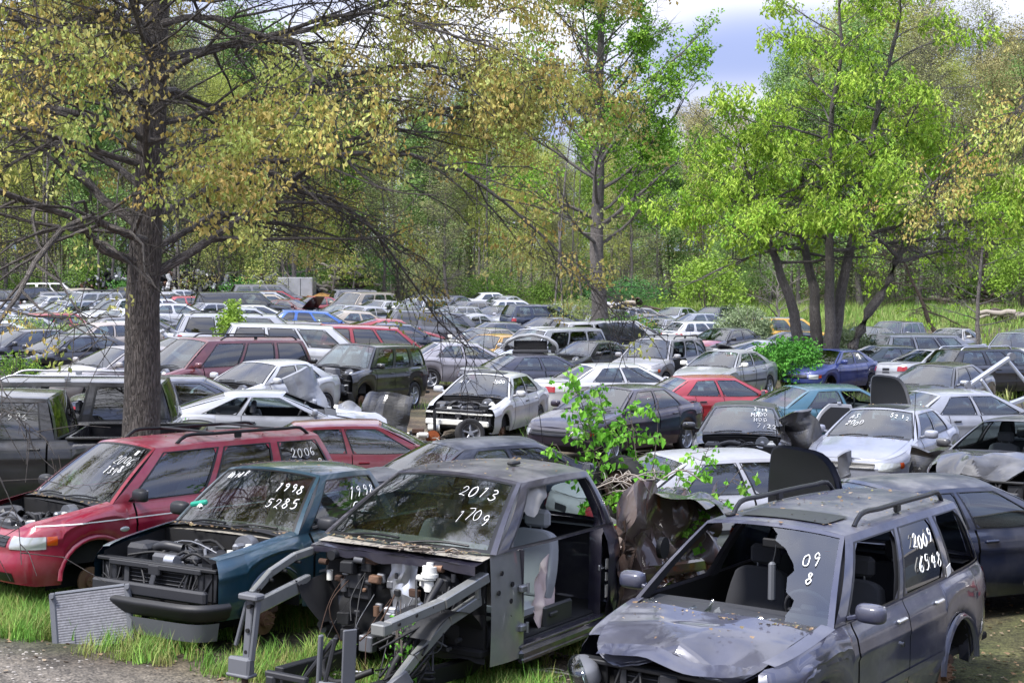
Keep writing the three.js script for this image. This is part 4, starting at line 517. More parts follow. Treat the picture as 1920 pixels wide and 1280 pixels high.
for (const c of placed) {
  const f = [Math.sin(c.a), Math.cos(c.a)], l = [Math.cos(c.a), -Math.sin(c.a)], w = 1.35, s = .7;
  const g = (a, b) => ground(c.X + f[0] * a + l[0] * b, c.Z + f[1] * a + l[1] * b);
  const hf = (g(w, s) + g(w, -s)) / 2, hb = (g(-w, s) + g(-w, -s)) / 2, hl = (g(w, s) + g(-w, s)) / 2, hr = (g(w, -s) + g(-w, -s)) / 2;
  c.root.position.set(c.X, (hf + hb) / 2 + c.lift, c.Z);
  const F = V(f[0] * 2 * w, hf - hb, f[1] * 2 * w).normalize(), Lf = V(l[0] * 2 * s, hl - hr, l[1] * 2 * s).normalize(), U = F.clone().cross(Lf).normalize(), X = U.clone().cross(F).normalize();
  c.root.quaternion.setFromRotationMatrix(new THREE.Matrix4().makeBasis(X, U, F));
}
// ---------------------------------------------------------------- ground
const groundTex = dataTex(512, (u, v) => { const a = fbm(u * 6, v * 6, 61, 5, 6), b = fbm(u * 60, v * 60, 67, 3, 60), c = noise2(u * 180, v * 180, 71, 180); const k = .62 + .5 * (a - .5) + .34 * (b - .5) + .3 * (c - .5); return [k, k * .985, k * .96]; });
const groundBump = dataTex(512, (u, v) => { const k = .5 * fbm(u * 24, v * 24, 81, 4, 24) + .5 * noise2(u * 140, v * 140, 83, 140); return [k, k, k]; }, false);
function nearTrack(x, z) { // pale gravel of the drive in the near left corner
  return smooth(-.5, .9, (-3.1 - x) * .42 + (z + 12.75) + .5 * (noise2(x * 1.3, z * 1.3, 7) - .5));
}
const grassy = (x, z) => { const D = -z; const n = fbm(x * .35 + 50, z * .35 + 50, 91, 4); let k = smooth(.42, .62, n) * .55; k = Math.max(k, smooth(74, 92, D) * smooth(-6, 6, x - 4 + (D - 80) * .1), smooth(98, 110, D)); if (D < 19) k = Math.max(k, smooth(.3, .55, n) * .8); return k; };
{
  const xs = [], zs = []; for (let x = -400; x < -50; x += 25) xs.push(x); for (let x = -50; x <= 50; x += .5) xs.push(x); for (let x = 75; x <= 400; x += 25) xs.push(x);
  for (let z = -600; z < -160; z += 20) zs.push(z); for (let z = -160; z < -60; z += 1.2) zs.push(z); for (let z = -60; z <= 0; z += .4) zs.push(z); for (let z = 10; z <= 300; z += 20) zs.push(z);
  const pos = [], col = [], uv = [], idx = [], W = xs.length, dirt = hex(0x6d5c4a), dry = hex(0x8d8066), green = hex(0x4d6a26), gravel = hex(0x9a948c), field = hex(0x73794a);
  for (const z of zs) for (const x of xs) {
    const h = ground(x, z) + .05 * (noise2(x * .9, z * .9, 3) - .5) + .02 * (noise2(x * 3, z * 3, 4) - .5); pos.push(x, Math.abs(x) > 69 || z < -149 ? h : h, z); uv.push(x / 2.6, z / 2.6);
    const D = -z, n = fbm(x * .8 + 9, z * .8 + 9, 17, 4), g = grassy(x, z), t = D < 17 ? nearTrack(x, z) : 0; const fg = smooth(78, 95, D);
    const c = [0, 1, 2].map(i => { let v = lerp(dirt[i], dry[i], smooth(.4, .65, n)); v = lerp(v, lerp(green[i], field[i], fg * smooth(.35, .6, n)), g * .75); return lerp(v, gravel[i] * (.85 + .3 * n), t); }); col.push(...c);
  }
  for (let j = 0; j < zs.length - 1; j++) for (let i = 0; i < W - 1; i++) { const a = j * W + i; idx.push(a, a + W, a + 1, a + 1, a + W, a + W + 1); }
  const g = new THREE.BufferGeometry(); g.setAttribute('position', new THREE.Float32BufferAttribute(pos, 3)); g.setAttribute('color', new THREE.Float32BufferAttribute(col, 3)); g.setAttribute('uv', new THREE.Float32BufferAttribute(uv, 2)); g.setIndex(idx); g.computeVertexNormals();
  const m = mesh('ground', g, new THREE.MeshStandardMaterial({ map: groundTex, vertexColors: true, color: 0xffffff, roughness: .97, bumpMap: groundBump, bumpScale: .03 }), scene); m.userData.kind = 'structure';
}
// ---------------------------------------------------------------- trees
class Wood { constructor() { this.p = []; this.n = []; this.u = []; this.i = []; }
  limb(pts, rad, sides) { const base = this.p.length / 3; let up = V(0, 1, 0), len = 0;
    for (let k = 0; k < pts.length; k++) { const d = (k < pts.length - 1 ? pts[k + 1].clone().sub(pts[k]) : pts[k].clone().sub(pts[k - 1])).normalize(); if (k) len += pts[k].distanceTo(pts[k - 1]); const a = (Math.abs(d.y) > .9 ? V(1, 0, 0) : V(0, 1, 0)).cross(d).normalize(), b = d.clone().cross(a);
      for (let s = 0; s <= sides; s++) { const t = s / sides * Math.PI * 2, c = Math.cos(t), q = Math.sin(t), nx = a.x * c + b.x * q, ny = a.y * c + b.y * q, nz = a.z * c + b.z * q, r = rad[k]; this.p.push(pts[k].x + nx * r, pts[k].y + ny * r, pts[k].z + nz * r); this.n.push(nx, ny, nz); this.u.push(s / sides * Math.max(1, Math.round(rad[0] * 12)), len * 1.1); } }
    for (let k = 0; k < pts.length - 1; k++) for (let s = 0; s < sides; s++) { const a = base + k * (sides + 1) + s, b = a + sides + 1; this.i.push(a, a + 1, b, a + 1, b + 1, b); } }
  build() { const g = new THREE.BufferGeometry(); g.setAttribute('position', new THREE.Float32BufferAttribute(this.p, 3)); g.setAttribute('normal', new THREE.Float32BufferAttribute(this.n, 3)); g.setAttribute('uv', new THREE.Float32BufferAttribute(this.u, 2)); g.setIndex(this.i); return g; } }
const ridge = (u, v, s) => { const w = u + .035 * (fbm(u * 6, v * 6, s + 9, 4, 6) - .5), q = v + .2 * (noise2(u * 10, v * 3, s + 4, 10) - .5); return .6 * Math.abs(noise2(w * 26, q * 7, s, 26) * 2 - 1) + .4 * Math.abs(noise2(w * 52, q * 16, s + 1, 52) * 2 - 1); };
const barkMap = (a, b, s) => dataTex(512, (u, v) => { const r = ridge(u, v, s), n = fbm(u * 16, v * 16, s + 3, 4, 16), k = clamp(smooth(.02, .55, r) * .55 + .6 * n - .1, 0, 1); return [0, 1, 2].map(i => toS(lerp(a[i], b[i], k))); });
const barkBump = dataTex(512, (u, v) => { const k = clamp(smooth(.02, .55, ridge(u, v, 10)) * .8 + .2 * fbm(u * 32, v * 32, 13, 3, 32), 0, 1); return [k, k, k]; }, false);
const bark = (a, b, s) => new THREE.MeshStandardMaterial({ map: barkMap(hex(a), hex(b), s), bumpMap: barkBump, bumpScale: .035, roughness: .95 });
const BARK = { oak: bark(0x453f3b, 0x7d756f, 10), grey: bark(0x4d4845, 0x8d8783, 20), brown: bark(0x3d342c, 0x6e6156, 30), oakTwig: bark(0x4a4542, 0x958e89, 40), twig: std(0x5d554f, .95), twigPale: std(0x8b8580, .95), dead: std(0x8f877d, .95) };
// clumps of small leaves: each leaf two folded triangles
function clump(n, R0, size, seed, droop = 0, round = .5) { const r = mulberry(seed), p = [], c = []; for (let k = 0; k < n; k++) {
    const dir = V(r() - .5, r() - .5 - droop * .3, r() - .5).normalize().multiplyScalar(R0 * Math.cbrt(r())), t = V(r() - .5, r() - .6 - droop, r() - .5).normalize(), s = V(r() - .5, r() - .5, r() - .5).cross(t).normalize(), nn = t.clone().cross(s), L = size * (.7 + .6 * r()), w = L * round, f = L * .18;
    const A = dir, B_ = dir.clone().addScaledVector(t, L * .5).addScaledVector(s, w * .5).addScaledVector(nn, f), C = dir.clone().addScaledVector(t, L), E_ = dir.clone().addScaledVector(t, L * .5).addScaledVector(s, -w * .5).addScaledVector(nn, f); p.push(...A.toArray(), ...B_.toArray(), ...C.toArray(), ...A.toArray(), ...C.toArray(), ...E_.toArray()); }
  const g = new THREE.BufferGeometry(); g.setAttribute('position', new THREE.Float32BufferAttribute(p, 3)); g.computeVertexNormals(); return g; }
const leafMat = new THREE.MeshPhysicalMaterial({ color: 0xffffff, roughness: .7, transmission: .3, thickness: 0, specularIntensity: .4 });
const LEAF = { oak: clump(22, .15, .05, 3, .45, .6), cotton: clump(12, .26, .13, 5, .2, .85), elder: clump(14, .26, .14, 7, .5, .45), wood: clump(26, .62, .18, 9, .1, .6), wood2: clump(26, .8, .14, 11, 0, .5), shrub: clump(16, .2, .1, 13, .1, .6), maple: clump(5, .09, .13, 15, .45, .85), vine: clump(14, .16, .08, 17, .2, .7), tiny2: clump(10, .16, .07, 23, .1, .5), tiny: clump(5, .05, .045, 19, .2, .6) };
const C3 = h => new THREE.Color(h);
function crownOf(name, geo, list, cols, seed, parent) { // list: [x, y, z, scale]
  const r = mulberry(seed), m = new THREE.InstancedMesh(geo, leafMat, list.length), q = new THREE.Quaternion(), e = new THREE.Euler(), M4 = new THREE.Matrix4(), col = new THREE.Color(), cs = cols.map(C3); m.name = name; m.castShadow = m.receiveShadow = true;
  list.forEach((p, i) => { e.set((r() - .5) * .7, r() * 6.28, (r() - .5) * .7); q.setFromEuler(e); M4.compose(V(p[0], p[1], p[2]), q, V(1, 1, 1).multiplyScalar(p[3])); m.setMatrixAt(i, M4); const a = cs[Math.floor(r() * cs.length)], b = cs[Math.floor(r() * cs.length)]; col.copy(a).lerp(b, r()).multiplyScalar(.8 + .4 * r()); m.setColorAt(i, col); });
  m.userData.kind = 'stuff'; parent.add(m); return m; }
function grow(o) { // returns { trunk, limbs: [geo], leaves }
  const r = mulberry(o.seed), J = k => (r() - .5) * 2 * k, rl = mulberry(o.seed + 999), JL = k => (rl() - .5) * 2 * k, trunk = new Wood(), limbs = [], leaves = [], H = o.H, pts = [], rad = [], n = 14, at_ = f => { const a = f * n, i = clamp(Math.floor(a), 0, n - 1); return pts[i].clone().lerp(pts[i + 1], a - i); };
  const wob = o.wob ?? .15; let dx = 0, dz = 0;
  for (let k = 0; k <= n; k++) { const f = k / n; pts.push(V((o.lean?.[0] ?? 0) * f * H + dx, f * H, (o.lean?.[1] ?? 0) * f * H + dz)); dx += J(wob) * .5; dz += J(wob) * .5; rad.push(o.r * (lerp(1, o.tip ?? .12, Math.pow(f, o.taper ?? .9)) + (k === 0 ? .35 : k === 1 ? .02 : 0))); }
  trunk.limb(pts, rad, o.sides ?? 10);
  for (let k = 0; k < o.n; k++) {
    const hf = lerp(o.h0, o.h1, (k + J(.3)) / o.n), s0 = at_(clamp(hf, 0, .98)), az = o.az ? o.az(k, r) : k * 2.39996 + J(.5), rel = clamp((hf - o.h0) / (1 - o.h0), 0, 1), L = o.len(rel) * (.75 + .5 * r()), el = o.el(rel) + J(.15), W = new Wood(), seg = o.seg ?? 8, P = [s0], Rr = [], r0 = Math.min(o.r * .75, (o.lr ?? .011) * L + .012) * (1 - .3 * rel); let dir = V(Math.cos(az) * Math.cos(el), Math.sin(el), Math.sin(az) * Math.cos(el));
    for (let j = 0; j <= seg; j++) { Rr.push(r0 * lerp(1, .14, Math.pow(j / seg, o.lt ?? 1))); if (j < seg) { dir = dir.clone().add(V(J(o.wig ?? .22), J((o.wig ?? .22) * .7) + (o.bend?.(rel, j / seg) ?? 0), J(.22))).normalize(); P.push(P[j].clone().addScaledVector(dir, L / seg)); } }
    W.limb(P, Rr, r0 > .04 ? 7 : 5);
    const ns = Math.round((o.sub ?? 8) * (.6 + .4 * L / o.len(0)));
    for (let q = 0; q < ns; q++) {
      const f = lerp(o.s0 ?? .22, 1, (q + r()) / ns), a = f * seg, i = clamp(Math.floor(a), 0, seg - 1), b0 = P[i].clone().lerp(P[i + 1], a - i), d0 = P[i + 1].clone().sub(P[i]).normalize(), side = V(-d0.z, 0, d0.x).normalize().multiplyScalar(q % 2 ? 1 : -1), l2 = L * (o.sl ?? .36) * (1.1 - .65 * f) * (.6 + .7 * r()); let d = d0.clone().multiplyScalar(.75).addScaledVector(side, .8).add(V(J(.25), J(.45) + (o.subUp ?? 0), J(.25))).normalize(); const SP = [b0], SR = [], sg = 4, rr = Math.max(.006, Rr[i] * .55);
      for (let j = 0; j <= sg; j++) { SR.push(Math.max(.004, rr * lerp(1, .25, j / sg))); if (j < sg) { d = d.add(V(J(.28), J(.25) + (o.subBend ?? 0), J(.28))).normalize(); SP.push(SP[j].clone().addScaledVector(d, l2 / sg)); } }
      W.limb(SP, SR, rr > .012 ? 5 : 4);
      const nt = o.twigs ?? 5;
      for (let t = 0; t < nt; t++) {
        const g = lerp(.2, 1, (t + r()) / nt), ga = g * sg, gi = clamp(Math.floor(ga), 0, sg - 1), c0 = SP[gi].clone().lerp(SP[gi + 1], ga - gi), td = d0.clone().multiplyScalar(.5).add(V(J(.9), J(.7) + (o.twigUp ?? 0), J(.9))).normalize(), l3 = (o.tl ?? .5) * (.5 + r()), mid = c0.clone().addScaledVector(td, l3 * .5).add(V(J(.05), J(.05), J(.05))), end = mid.clone().addScaledVector(td, l3 * .5).add(V(J(.08), J(.08) - (o.hang ?? 0), J(.08)));
        if (!o.noTwigs) W.limb([c0, mid, end], [o.tr ?? .006, (o.tr ?? .006) * .8, (o.tr ?? .006) * .45], 3);
        const lp = o.leafP ? o.leafP(rel, f, end) : .8; for (let z = 0; z < (o.lpt ?? 2); z++) if (rl() < lp) { const e = z ? mid.clone().lerp(end, rl()) : end; leaves.push([e.x + JL(o.lj ?? .06), e.y + JL(o.lj ?? .06), e.z + JL(o.lj ?? .06), (o.ls ?? 1) * (.7 + .6 * rl())]); }
      }
    }
    limbs.push(W.build());
  }
  return { trunk: trunk.build(), limbs, leaves };
}
function plant(o, x, z, label, cat, group, name) {
  const t = thing(name ?? 'tree', label, cat ?? 'tree', group), g = grow(o); mesh('trunk', g.trunk, o.bark, t); if (o.joined) mesh('branches', join(g.limbs), o.twigM ?? o.bark, t); else for (const l of g.limbs) mesh('limb', l, o.twigM ?? o.bark, t);
  if (g.leaves.length) crownOf('crown', o.leaf, g.leaves, o.cols, o.seed + 1, t); t.position.set(x, ground(x, z) - .05, z); return t;
}
const oakCols = [0xc0b066, 0xb8a45c, 0xb8bc66, 0xacb860, 0xbcc87c, 0xa0b258, 0xc8ba78, 0xc0a660];
const oak = (seed, extra = {}) => ({ seed, H: 15, r: .26, taper: 1.15, tip: .1, lean: [.035, 0], wob: .1, sides: 14, n: 72, wig: .36, lt: .55, h0: .24, h1: .99, len: h => lerp(7.4, 2.4, Math.pow(h, .9)), el: h => lerp(.12, .8, h), bend: (h, s) => lerp(-.13, .03, Math.min(1, h * 1.5)) * (s > .12 ? 1 : -.9), lr: .0085, seg: 10, sub: 24, sl: .34, s0: .1, subUp: -.08, subBend: -.05, twigs: 10, tl: .5, tr: .0065, hang: .07, lpt: 4, ls: 1.1, lj: .08, leafP: (h, f, e) => lerp(.24, .85, smooth(.08, .34, h)) * smooth(.3, .75, f) * smooth(2.4, 4.2, e.y) * smooth(.26, .5, noise2(e.x * 1.3 + 44, e.y * 1.3 + e.z * .9 + 47, 29)), bark: BARK.oak, twigM: BARK.oakTwig, leaf: LEAF.oak, cols: oakCols, ...extra });
{ const p = at(256, 800, 19.5); plant(oak(14), p.x, p.z, 'big oak with dark furrowed trunk and drooping twiggy branches on the left', 'oak'); }
plant(oak(47, { n: 36, h0: .36, len: h => lerp(4.6, 2, h), H: 16, leafP: (h, f, e) => .14 * smooth(.15, .6, f) }), 9.3, -19.5, 'oak beyond the right edge whose branch tips hang into the upper right corner', 'oak');
// tall poplar-like tree in the middle
plant({ seed: 5, H: 21, r: .42, taper: .9, tip: .14, lean: [-.012, 0], wob: .2, sides: 12, n: 44, h0: .22, h1: .99, len: h => lerp(6.8, 3.0, Math.pow(h, 1.3)), el: h => lerp(.42, 1.05, h), bend: (h, s) => .05, lr: .013, seg: 8, sub: 11, sl: .36, subUp: .15, twigs: 5, tl: .6, tr: .01, lpt: 3, ls: 1.05, lj: .2, leafP: (h, f, e) => .95 * smooth(.1, .45, f) * smooth(.3, .5, noise2(e.x * .7 + 20, e.y * .7 + e.z * .5 + 20, 3)), bark: BARK.grey, twigM: BARK.grey, leaf: LEAF.cotton, cols: [0x7aa632, 0x8ab23a, 0x6c982e, 0x98bc46, 0x629028] }, at(1124, 600, 72).x, -72, 'tall upright tree with fresh green leaves and pale grey trunk in the middle', 'tree');
{ // forked tree on the right: four stems from one foot
  const t = thing('forked_tree', 'wide tree forked low into several stems with yellow-green leaves, right of centre', 'tree'), X = at(1546, 640, 53).x; let s = 0; const all = [];
  for (const [ox, lx, lz, H, rr, n, sd] of [[-.4, -.30, .05, 8.5, .27, 18, 21], [-.1, -.05, -.05, 9, .28, 16, 22], [.25, .16, .02, 14.5, .25, 24, 23], [.5, .52, -.04, 8.5, .27, 20, 24], [.05, .02, .1, 13.5, .24, 20, 25]]) {
    const g = grow({ seed: sd, H, r: rr, taper: .8, tip: .16, lean: [lx, lz], wob: .3, sides: 9, n, h0: H > 12 ? .34 : .5, h1: .99, len: h => lerp(4.6, 2.0, h), el: h => lerp(.12, .7, h), bend: () => -.015, lr: .012, seg: 7, sub: 9, sl: .4, twigs: 5, tl: .5, tr: .008, hang: .08, lpt: 3, ls: 1.15, lj: .15, leafP: (h, f, e) => .44 * smooth(.05, .5, f) * (H > 12 ? lerp(.85, .4, h) : 1) * smooth(4.6, 5.9, e.y + 1.2 * noise2(e.x * .6 + 9, e.z * .6 + 9, 5)) * smooth(.3, .52, noise2(e.x * .7 + 30, e.y * .7 + e.z * .5 + 30, 8)) });
    const gr = new THREE.Group(); gr.name = 'stem'; gr.position.set(ox, 0, 0); t.add(gr); mesh('trunk', g.trunk, BARK.grey, gr); mesh('branches', join(g.limbs), BARK.grey, gr); for (const l of g.leaves) all.push([l[0] + ox, l[1], l[2], l[3]]);
  }
  crownOf('crown', LEAF.elder, all, [0x86aa34, 0x96b63e, 0xa4be48, 0x76a034, 0xb2c858], 77, t); t.position.set(X, ground(X, -53) - .05, -53);
}
// the wood behind: a few grown kinds, each copied with its own turn, size and place
const KINDS = [
  { k: 'fresh green', cols: [0x88a848, 0x98b452, 0x7a9c42, 0xa2bc5c], leafP: .75, leaf: LEAF.wood, b: BARK.grey },
  { k: 'yellow-green', cols: [0xaab25c, 0xb6ba64, 0x9aa652, 0xb0b86c], leafP: .75, leaf: LEAF.wood2, b: BARK.grey },
  { k: 'olive-brown budding', cols: [0xa8a06c, 0x9c9664, 0xb0a878, 0x9a9c64], leafP: .55, leaf: LEAF.wood2, b: BARK.brown },
  { k: 'deep green', cols: [0x7e9e56, 0x8aaa60, 0x70904e, 0x96b46c], leafP: .75, leaf: LEAF.wood, b: BARK.grey },
  { k: 'nearly bare grey', cols: [0x9a9a68, 0x929c64], leafP: .14, leaf: LEAF.wood2, b: BARK.grey },
];
const protos = KINDS.map((K, i) => [0, 1].map(v => { const g = grow({ seed: 300 + i * 10 + v, H: 19, r: .2, taper: .85, tip: .12, lean: [(v - .5) * .05, 0], wob: .35, sides: 7, n: 34, h0: .1, h1: .99, len: h => lerp(3.6, 2, h), el: h => lerp(.25, 1, h), bend: () => .03, lr: .009, seg: 5, sub: i === 4 ? 12 : 8, sl: .42, subUp: .12, twigs: i === 4 ? 6 : 4, tl: .8, tr: .012, noTwigs: i !== 4 && i !== 2, lpt: 2, ls: 1, lj: .5, leafP: (h) => K.leafP * lerp(.35, 1, smooth(.1, .45, h)) }); return { trunk: g.trunk, wood: join(g.limbs), leaves: g.leaves, K, first: null }; }));
function woodTree(kind, v, x, z, s, sx, turn, label, group) {
  const P = protos[kind][v], t = thing('tree', label, 'tree', group); mesh('trunk', P.trunk, P.K.b, t); mesh('branches', P.wood, P.K.b, t);
  if (P.first) t.add(P.first.clone()); else P.first = crownOf('crown', P.K.leaf, P.leaves, P.K.cols, 400 + kind * 7 + v, t);
  t.position.set(x, ground(x, z) - .1, z); t.scale.set(s * sx, s, s * sx); t.rotation.y = turn; return t;
}
const ORD = 'first second third fourth fifth sixth seventh eighth ninth tenth eleventh twelfth thirteenth fourteenth fifteenth sixteenth seventeenth eighteenth nineteenth twentieth twenty-first twenty-second twenty-third twenty-fourth'.split(' ');
{
  const r = mulberry(99), ranks = ['front edge', 'second rank', 'third rank', 'back rank'];
  [[102, 17, .78], [111, 20, .9], [122, 22, 1.02], [137, 22, 1.18]].forEach(([D, n, s], ri) => { for (let k = 0; k < n; k++) {
    const half = D * .40, x = lerp(-half, half, (k + .5 + (r() - .5) * .7) / n), z = -D + (r() - .5) * 6, px = 960 + x / D * 2800; let kind = [0, 1, 2, 3, 4, 1, 4, 3][Math.floor(r() * 8)], ss = s * (.85 + .3 * r());
    if (px > 1000 && px < 1350 && r() < .35) kind = 4; if (px > 560 && px < 1010) ss *= .8; if (px > 1010 && px < 1450) ss *= .66; if (px > 1500) ss *= 1.1;
    woodTree(kind, Math.floor(r() * 2), x, z, ss, .9 + .35 * r(), r() * 6.28, `${KINDS[kind].k} tree, ${ORD[k]} from the left in the ${ranks[ri]} of the wood`, 'trees of the wood behind the yard'); } });
}
// ---------------------------------------------------------------- what sets the nearest wrecks apart
{ // stripped cab: firewall, inner fenders, rails, seat, torn cloth, wrecked bed
  const { root, B, S, P } = hero.cab, rnd = mulberry(404), primer = paint(0x6f716f, .3, .1, true), darkM = M.black;
  for (const s of [1]) {
    mesh('hinge_pillar', patch((a, b) => { const z = lerp(.70, 1.24, a), y = lerp(.40, 1.33, b); return [.915 - .06 * b * b + .02 * Math.sin(a * 3.1), y + .02 * a, z - .06 * b]; }, 0, 1, 0, 1, 6, 8), primer, root);
    mesh('hinge_pillar_return', patch((a, b) => [lerp(.91, .76, a), lerp(.42, 1.32, b), .70 + .02 * a], 0, 1, 0, 1, 2, 4), P, root);
    for (const [y, z] of [[.62, .95], [.78, .93], [.92, .92], [1.06, .9], [1.18, 1.08], [.55, 1.12], [1.02, 1.12]]) mesh('pillar_hole', (() => { const g = cyl(.022, .012, .918, y, z, 'x', 14); g.scale(1, 1, 1); return g; })(), M.dark, root);
    for (const y of [.66, 1.0]) { const hg = mesh('door_hinge', join([box(.05, .06, .11, .93, y, .74), cyl(.014, .09, .955, y, .70, 'y', 8)]), M.steel, root); }
  }
  mesh('rocker', join([box(.17, .1, 1.62, .87, .42, -.03, .03), box(.2, .03, 1.6, .84, .49, -.03, .01), box(.06, .05, 1.6, .93, .375, -.03, .015)]), P, root);
  mesh('sill_step', box(.2, .015, 1.45, .76, .505, -.05, .005), M.rubber, root);
  mesh('firewall', crumple(patch((a, b) => [lerp(-.84, .84, a), lerp(.42, 1.3, b), 1.2 + .06 * Math.sin(a * 11) * Math.sin(b * 7)], 0, 1, 0, 1, 20, 12), .02, 4, 9), darkM, root);
  mesh('cowl_shelf', join([patch((a, b) => [lerp(-.86, .86, a), 1.31 - .03 * b + .006 * Math.sin(a * 25), lerp(1.16, 1.40, b)], 0, 1, 0, 1, 24, 4), patch((a, b) => [lerp(-.86, .86, a), 1.28 - (.04 + .05 * noise2(a * 9, 2, 4)) * b, 1.40 + .012 * Math.sin(a * 20)], 0, 1, 0, 1, 40, 2)]), P, root);
  mesh('insulation_pad', crumple(patch((a, b) => [lerp(-.08, .22, a), lerp(.72, 1.2, b), 1.29 + .03 * Math.sin(a * 5)], 0, 1, 0, 1, 10, 10), .03, 7, 4), M.alu, root);
  mesh('heater_box', join([box(.3, .3, .1, -.42, .98, 1.27, .02), box(.16, .14, .05, -.42, 1.0, 1.34, .01)]), M.plastic, root);
  const res = mesh('brake_fluid_reservoir', join([cyl(.065, .11, .42, 1.18, 1.42, 'y', 16), cyl(.075, .03, .42, 1.16, 1.42, 'y', 16), cyl(.045, .09, .42, 1.07, 1.42, 'y', 14)]), M.whitePlastic, root); mesh('cap', cyl(.03, .03, .42, 1.25, 1.42, 'y', 12), M.whitePlastic, res);
  mesh('brake_booster', cyl(.15, .12, .48, 1.02, 1.3, 'z', 24), M.plastic, root);
  // left inner fender
  mesh('fender_rail', join([bar([.83, 1.16, 1.2], [.76, 1.02, 1.75], .1, .085), bar([.76, 1.02, 1.75], [.66, .93, 2.35], .09, .08), box(.13, .09, .12, .64, .92, 2.4, .01)]), primer, root);
  mesh('lower_fender_rail', join([bar([.8, .98, 1.2], [.74, .86, 1.62], .07, .09), bar([.74, .86, 1.62], [.68, .62, 2.0], .07, .08), bar([.68, .62, 2.0], [.6, .38, 2.25], .07, .08)]), primer, root);
  mesh('rail_brace', bar([.81, .98, 1.28], [.81, 1.12, 1.28], .04, .05), primer, root);
  mesh('wheelhouse', patch((a, b) => { const t = lerp(.1, 2.4, a); return [lerp(.82, .35, b), .45 + .48 * Math.sin(t), 1.62 - .5 * Math.cos(t)]; }, 0, 1, 0, 1, 14, 3), M.black, root);
  mesh('front_cross_member', join([bar([.55, .33, 2.32], [.0, .33, 2.36], .07, .16, .02), bar([.55, .33, 2.32], [.7, .5, 2.1], .06, .12), bar([0, .33, 2.36], [.02, .78, 2.36], .05, .03), bar([.28, .4, 2.34], [.3, .86, 2.35], .12, .02)]), M.plasticGrey, root);
  mesh('diagonal_strut', join([bar([.1, .74, 2.3], [-.3, .2, 2.38], .035), bar([.12, .76, 2.3], [.05, .34, 2.36], .035)]), M.plastic, root);
  // right inner fender and column
  mesh('right_fender_rail', join([bar([-.84, 1.24, 1.25], [-.87, 1.2, 1.62], .05, .07), bar([-.87, 1.2, 1.62], [-.86, 1.11, 1.95], .05, .07), bar([-.86, 1.11, 1.95], [-.79, .99, 2.26], .05, .07), bar([-.80, .98, 1.5], [-.76, .88, 2.25], .06, .12)]), primer, root);
  mesh('lamp_column', join([bar([-.78, .98, 2.28], [-.78, .45, 2.33], .07, .03), bar([-.70, .96, 2.28], [-.72, .45, 2.33], .03, .05), box(.2, .05, .12, -.76, .98, 2.3, .012), bar([-.92, .55, 2.3], [-.82, .93, 2.28], .04, .03), crumple(box(.22, .15, .1, -.82, .40, 2.34, .02), .01, 8, 3), box(.24, .03, .13, -.82, .33, 2.34, .01)]), M.plasticGrey, root);
  for (const [y, x] of [[.9, -.76], [.7, -.77], [.52, -.78]]) mesh('bolt_hole', cyl(.018, .06, x, y, 2.31, 'z', 12), M.dark, root);
  mesh('stand_post', join([bar([-.78, -.02, 2.34], [-.78, .3, 2.34], .05, .05), bar([-.7, -.02, 2.34], [-.7, .14, 2.34], .04, .05)]), M.rust, root);
  mesh('inner_liner', crumple(patch((a, b) => [-.62 - .14 * b, lerp(.62, 1.02, b), lerp(1.25, 1.75, a) - .2 * (1 - b) * a], 0, 1, 0, 1, 10, 6), .03, 5, 8), M.dark, root);
  mesh('tow_bracket', join([box(.42, .05, .06, -.25, .42, 2.45, .01), box(.1, .16, .1, -.4, .34, 2.44, .02), box(.14, .1, .1, -.12, .3, 2.44, .02)]), M.plastic, root);
  // frame rails
  for (const s of [-1, 1]) mesh('frame_rail', join([bar([s * .46, .36, 2.3], [s * .5, .30, .9], .09, .15), bar([s * .5, .30, .9], [s * .5, .34, -1.1], .09, .15)]), M.black, root);
  mesh('axle_spring', tube(Array.from({ length: 40 }, (_, k) => [.62 + .07 * Math.cos(k * .9), .2 + k * .007, 1.75 + .07 * Math.sin(k * .9)]), .013, 160, 5), M.black, root);
  for (let k = 0; k < 22; k++) { const a = [.2 + rnd() * .55, .55 + rnd() * .6, 1.35 + rnd() * .3], b = [.3 + rnd() * .5, .25 + rnd() * .5, 1.8 + rnd() * .5]; mesh('loose_wire', tube([a, [(a[0] + b[0]) / 2 + (rnd() - .5) * .25, Math.min(a[1], b[1]) + (rnd() - .3) * .3, (a[2] + b[2]) / 2], b], .005 + rnd() * .009, 10, 5), M.hose, root); }
  mesh('harness_conduit', tube([[.62, 1.16, 1.55], [.62, 1.02, 1.72], [.58, .8, 1.85], [.5, .55, 2.02], [.45, .35, 2.1]], .03, 20, 8), M.hose, root);
  mesh('harness_conduit', tube([[.55, .9, 1.75], [.62, .6, 1.95], [.6, .35, 2.05], [.45, .24, 2.0], [.35, .4, 1.9]], .024, 20, 8), M.hose, root);
  for (let k = 0; k < 14; k++) { const s = .05 + rnd() * .1; mesh('bracket', box(s, s, s * .6, -.7 + rnd() * 1.3, .45 + rnd() * .7, 1.26 + rnd() * .1, .01), [M.plastic, M.engine, M.black, M.steel][Math.floor(rnd() * 4)], root); }
  for (let k = 0; k < 46; k++) { const s = .03 + rnd() * .09, x = -.75 + rnd() * 1.45, y = .5 + rnd() * .72; mesh(k % 3 ? 'firewall_fitting' : 'clip', k % 2 ? crumple(box(s * 1.4, s, s * .8, x, y, 1.27 + rnd() * .12, .01), .012, 9, k) : cyl(s * .4, s * 1.2, x, y, 1.28 + rnd() * .12, ['x', 'y', 'z'][k % 3], 10), [M.black, M.plastic, M.engine, M.steel, M.rust, M.alu, M.whitePlastic, M.rotor][Math.floor(rnd() * 8)], root); }
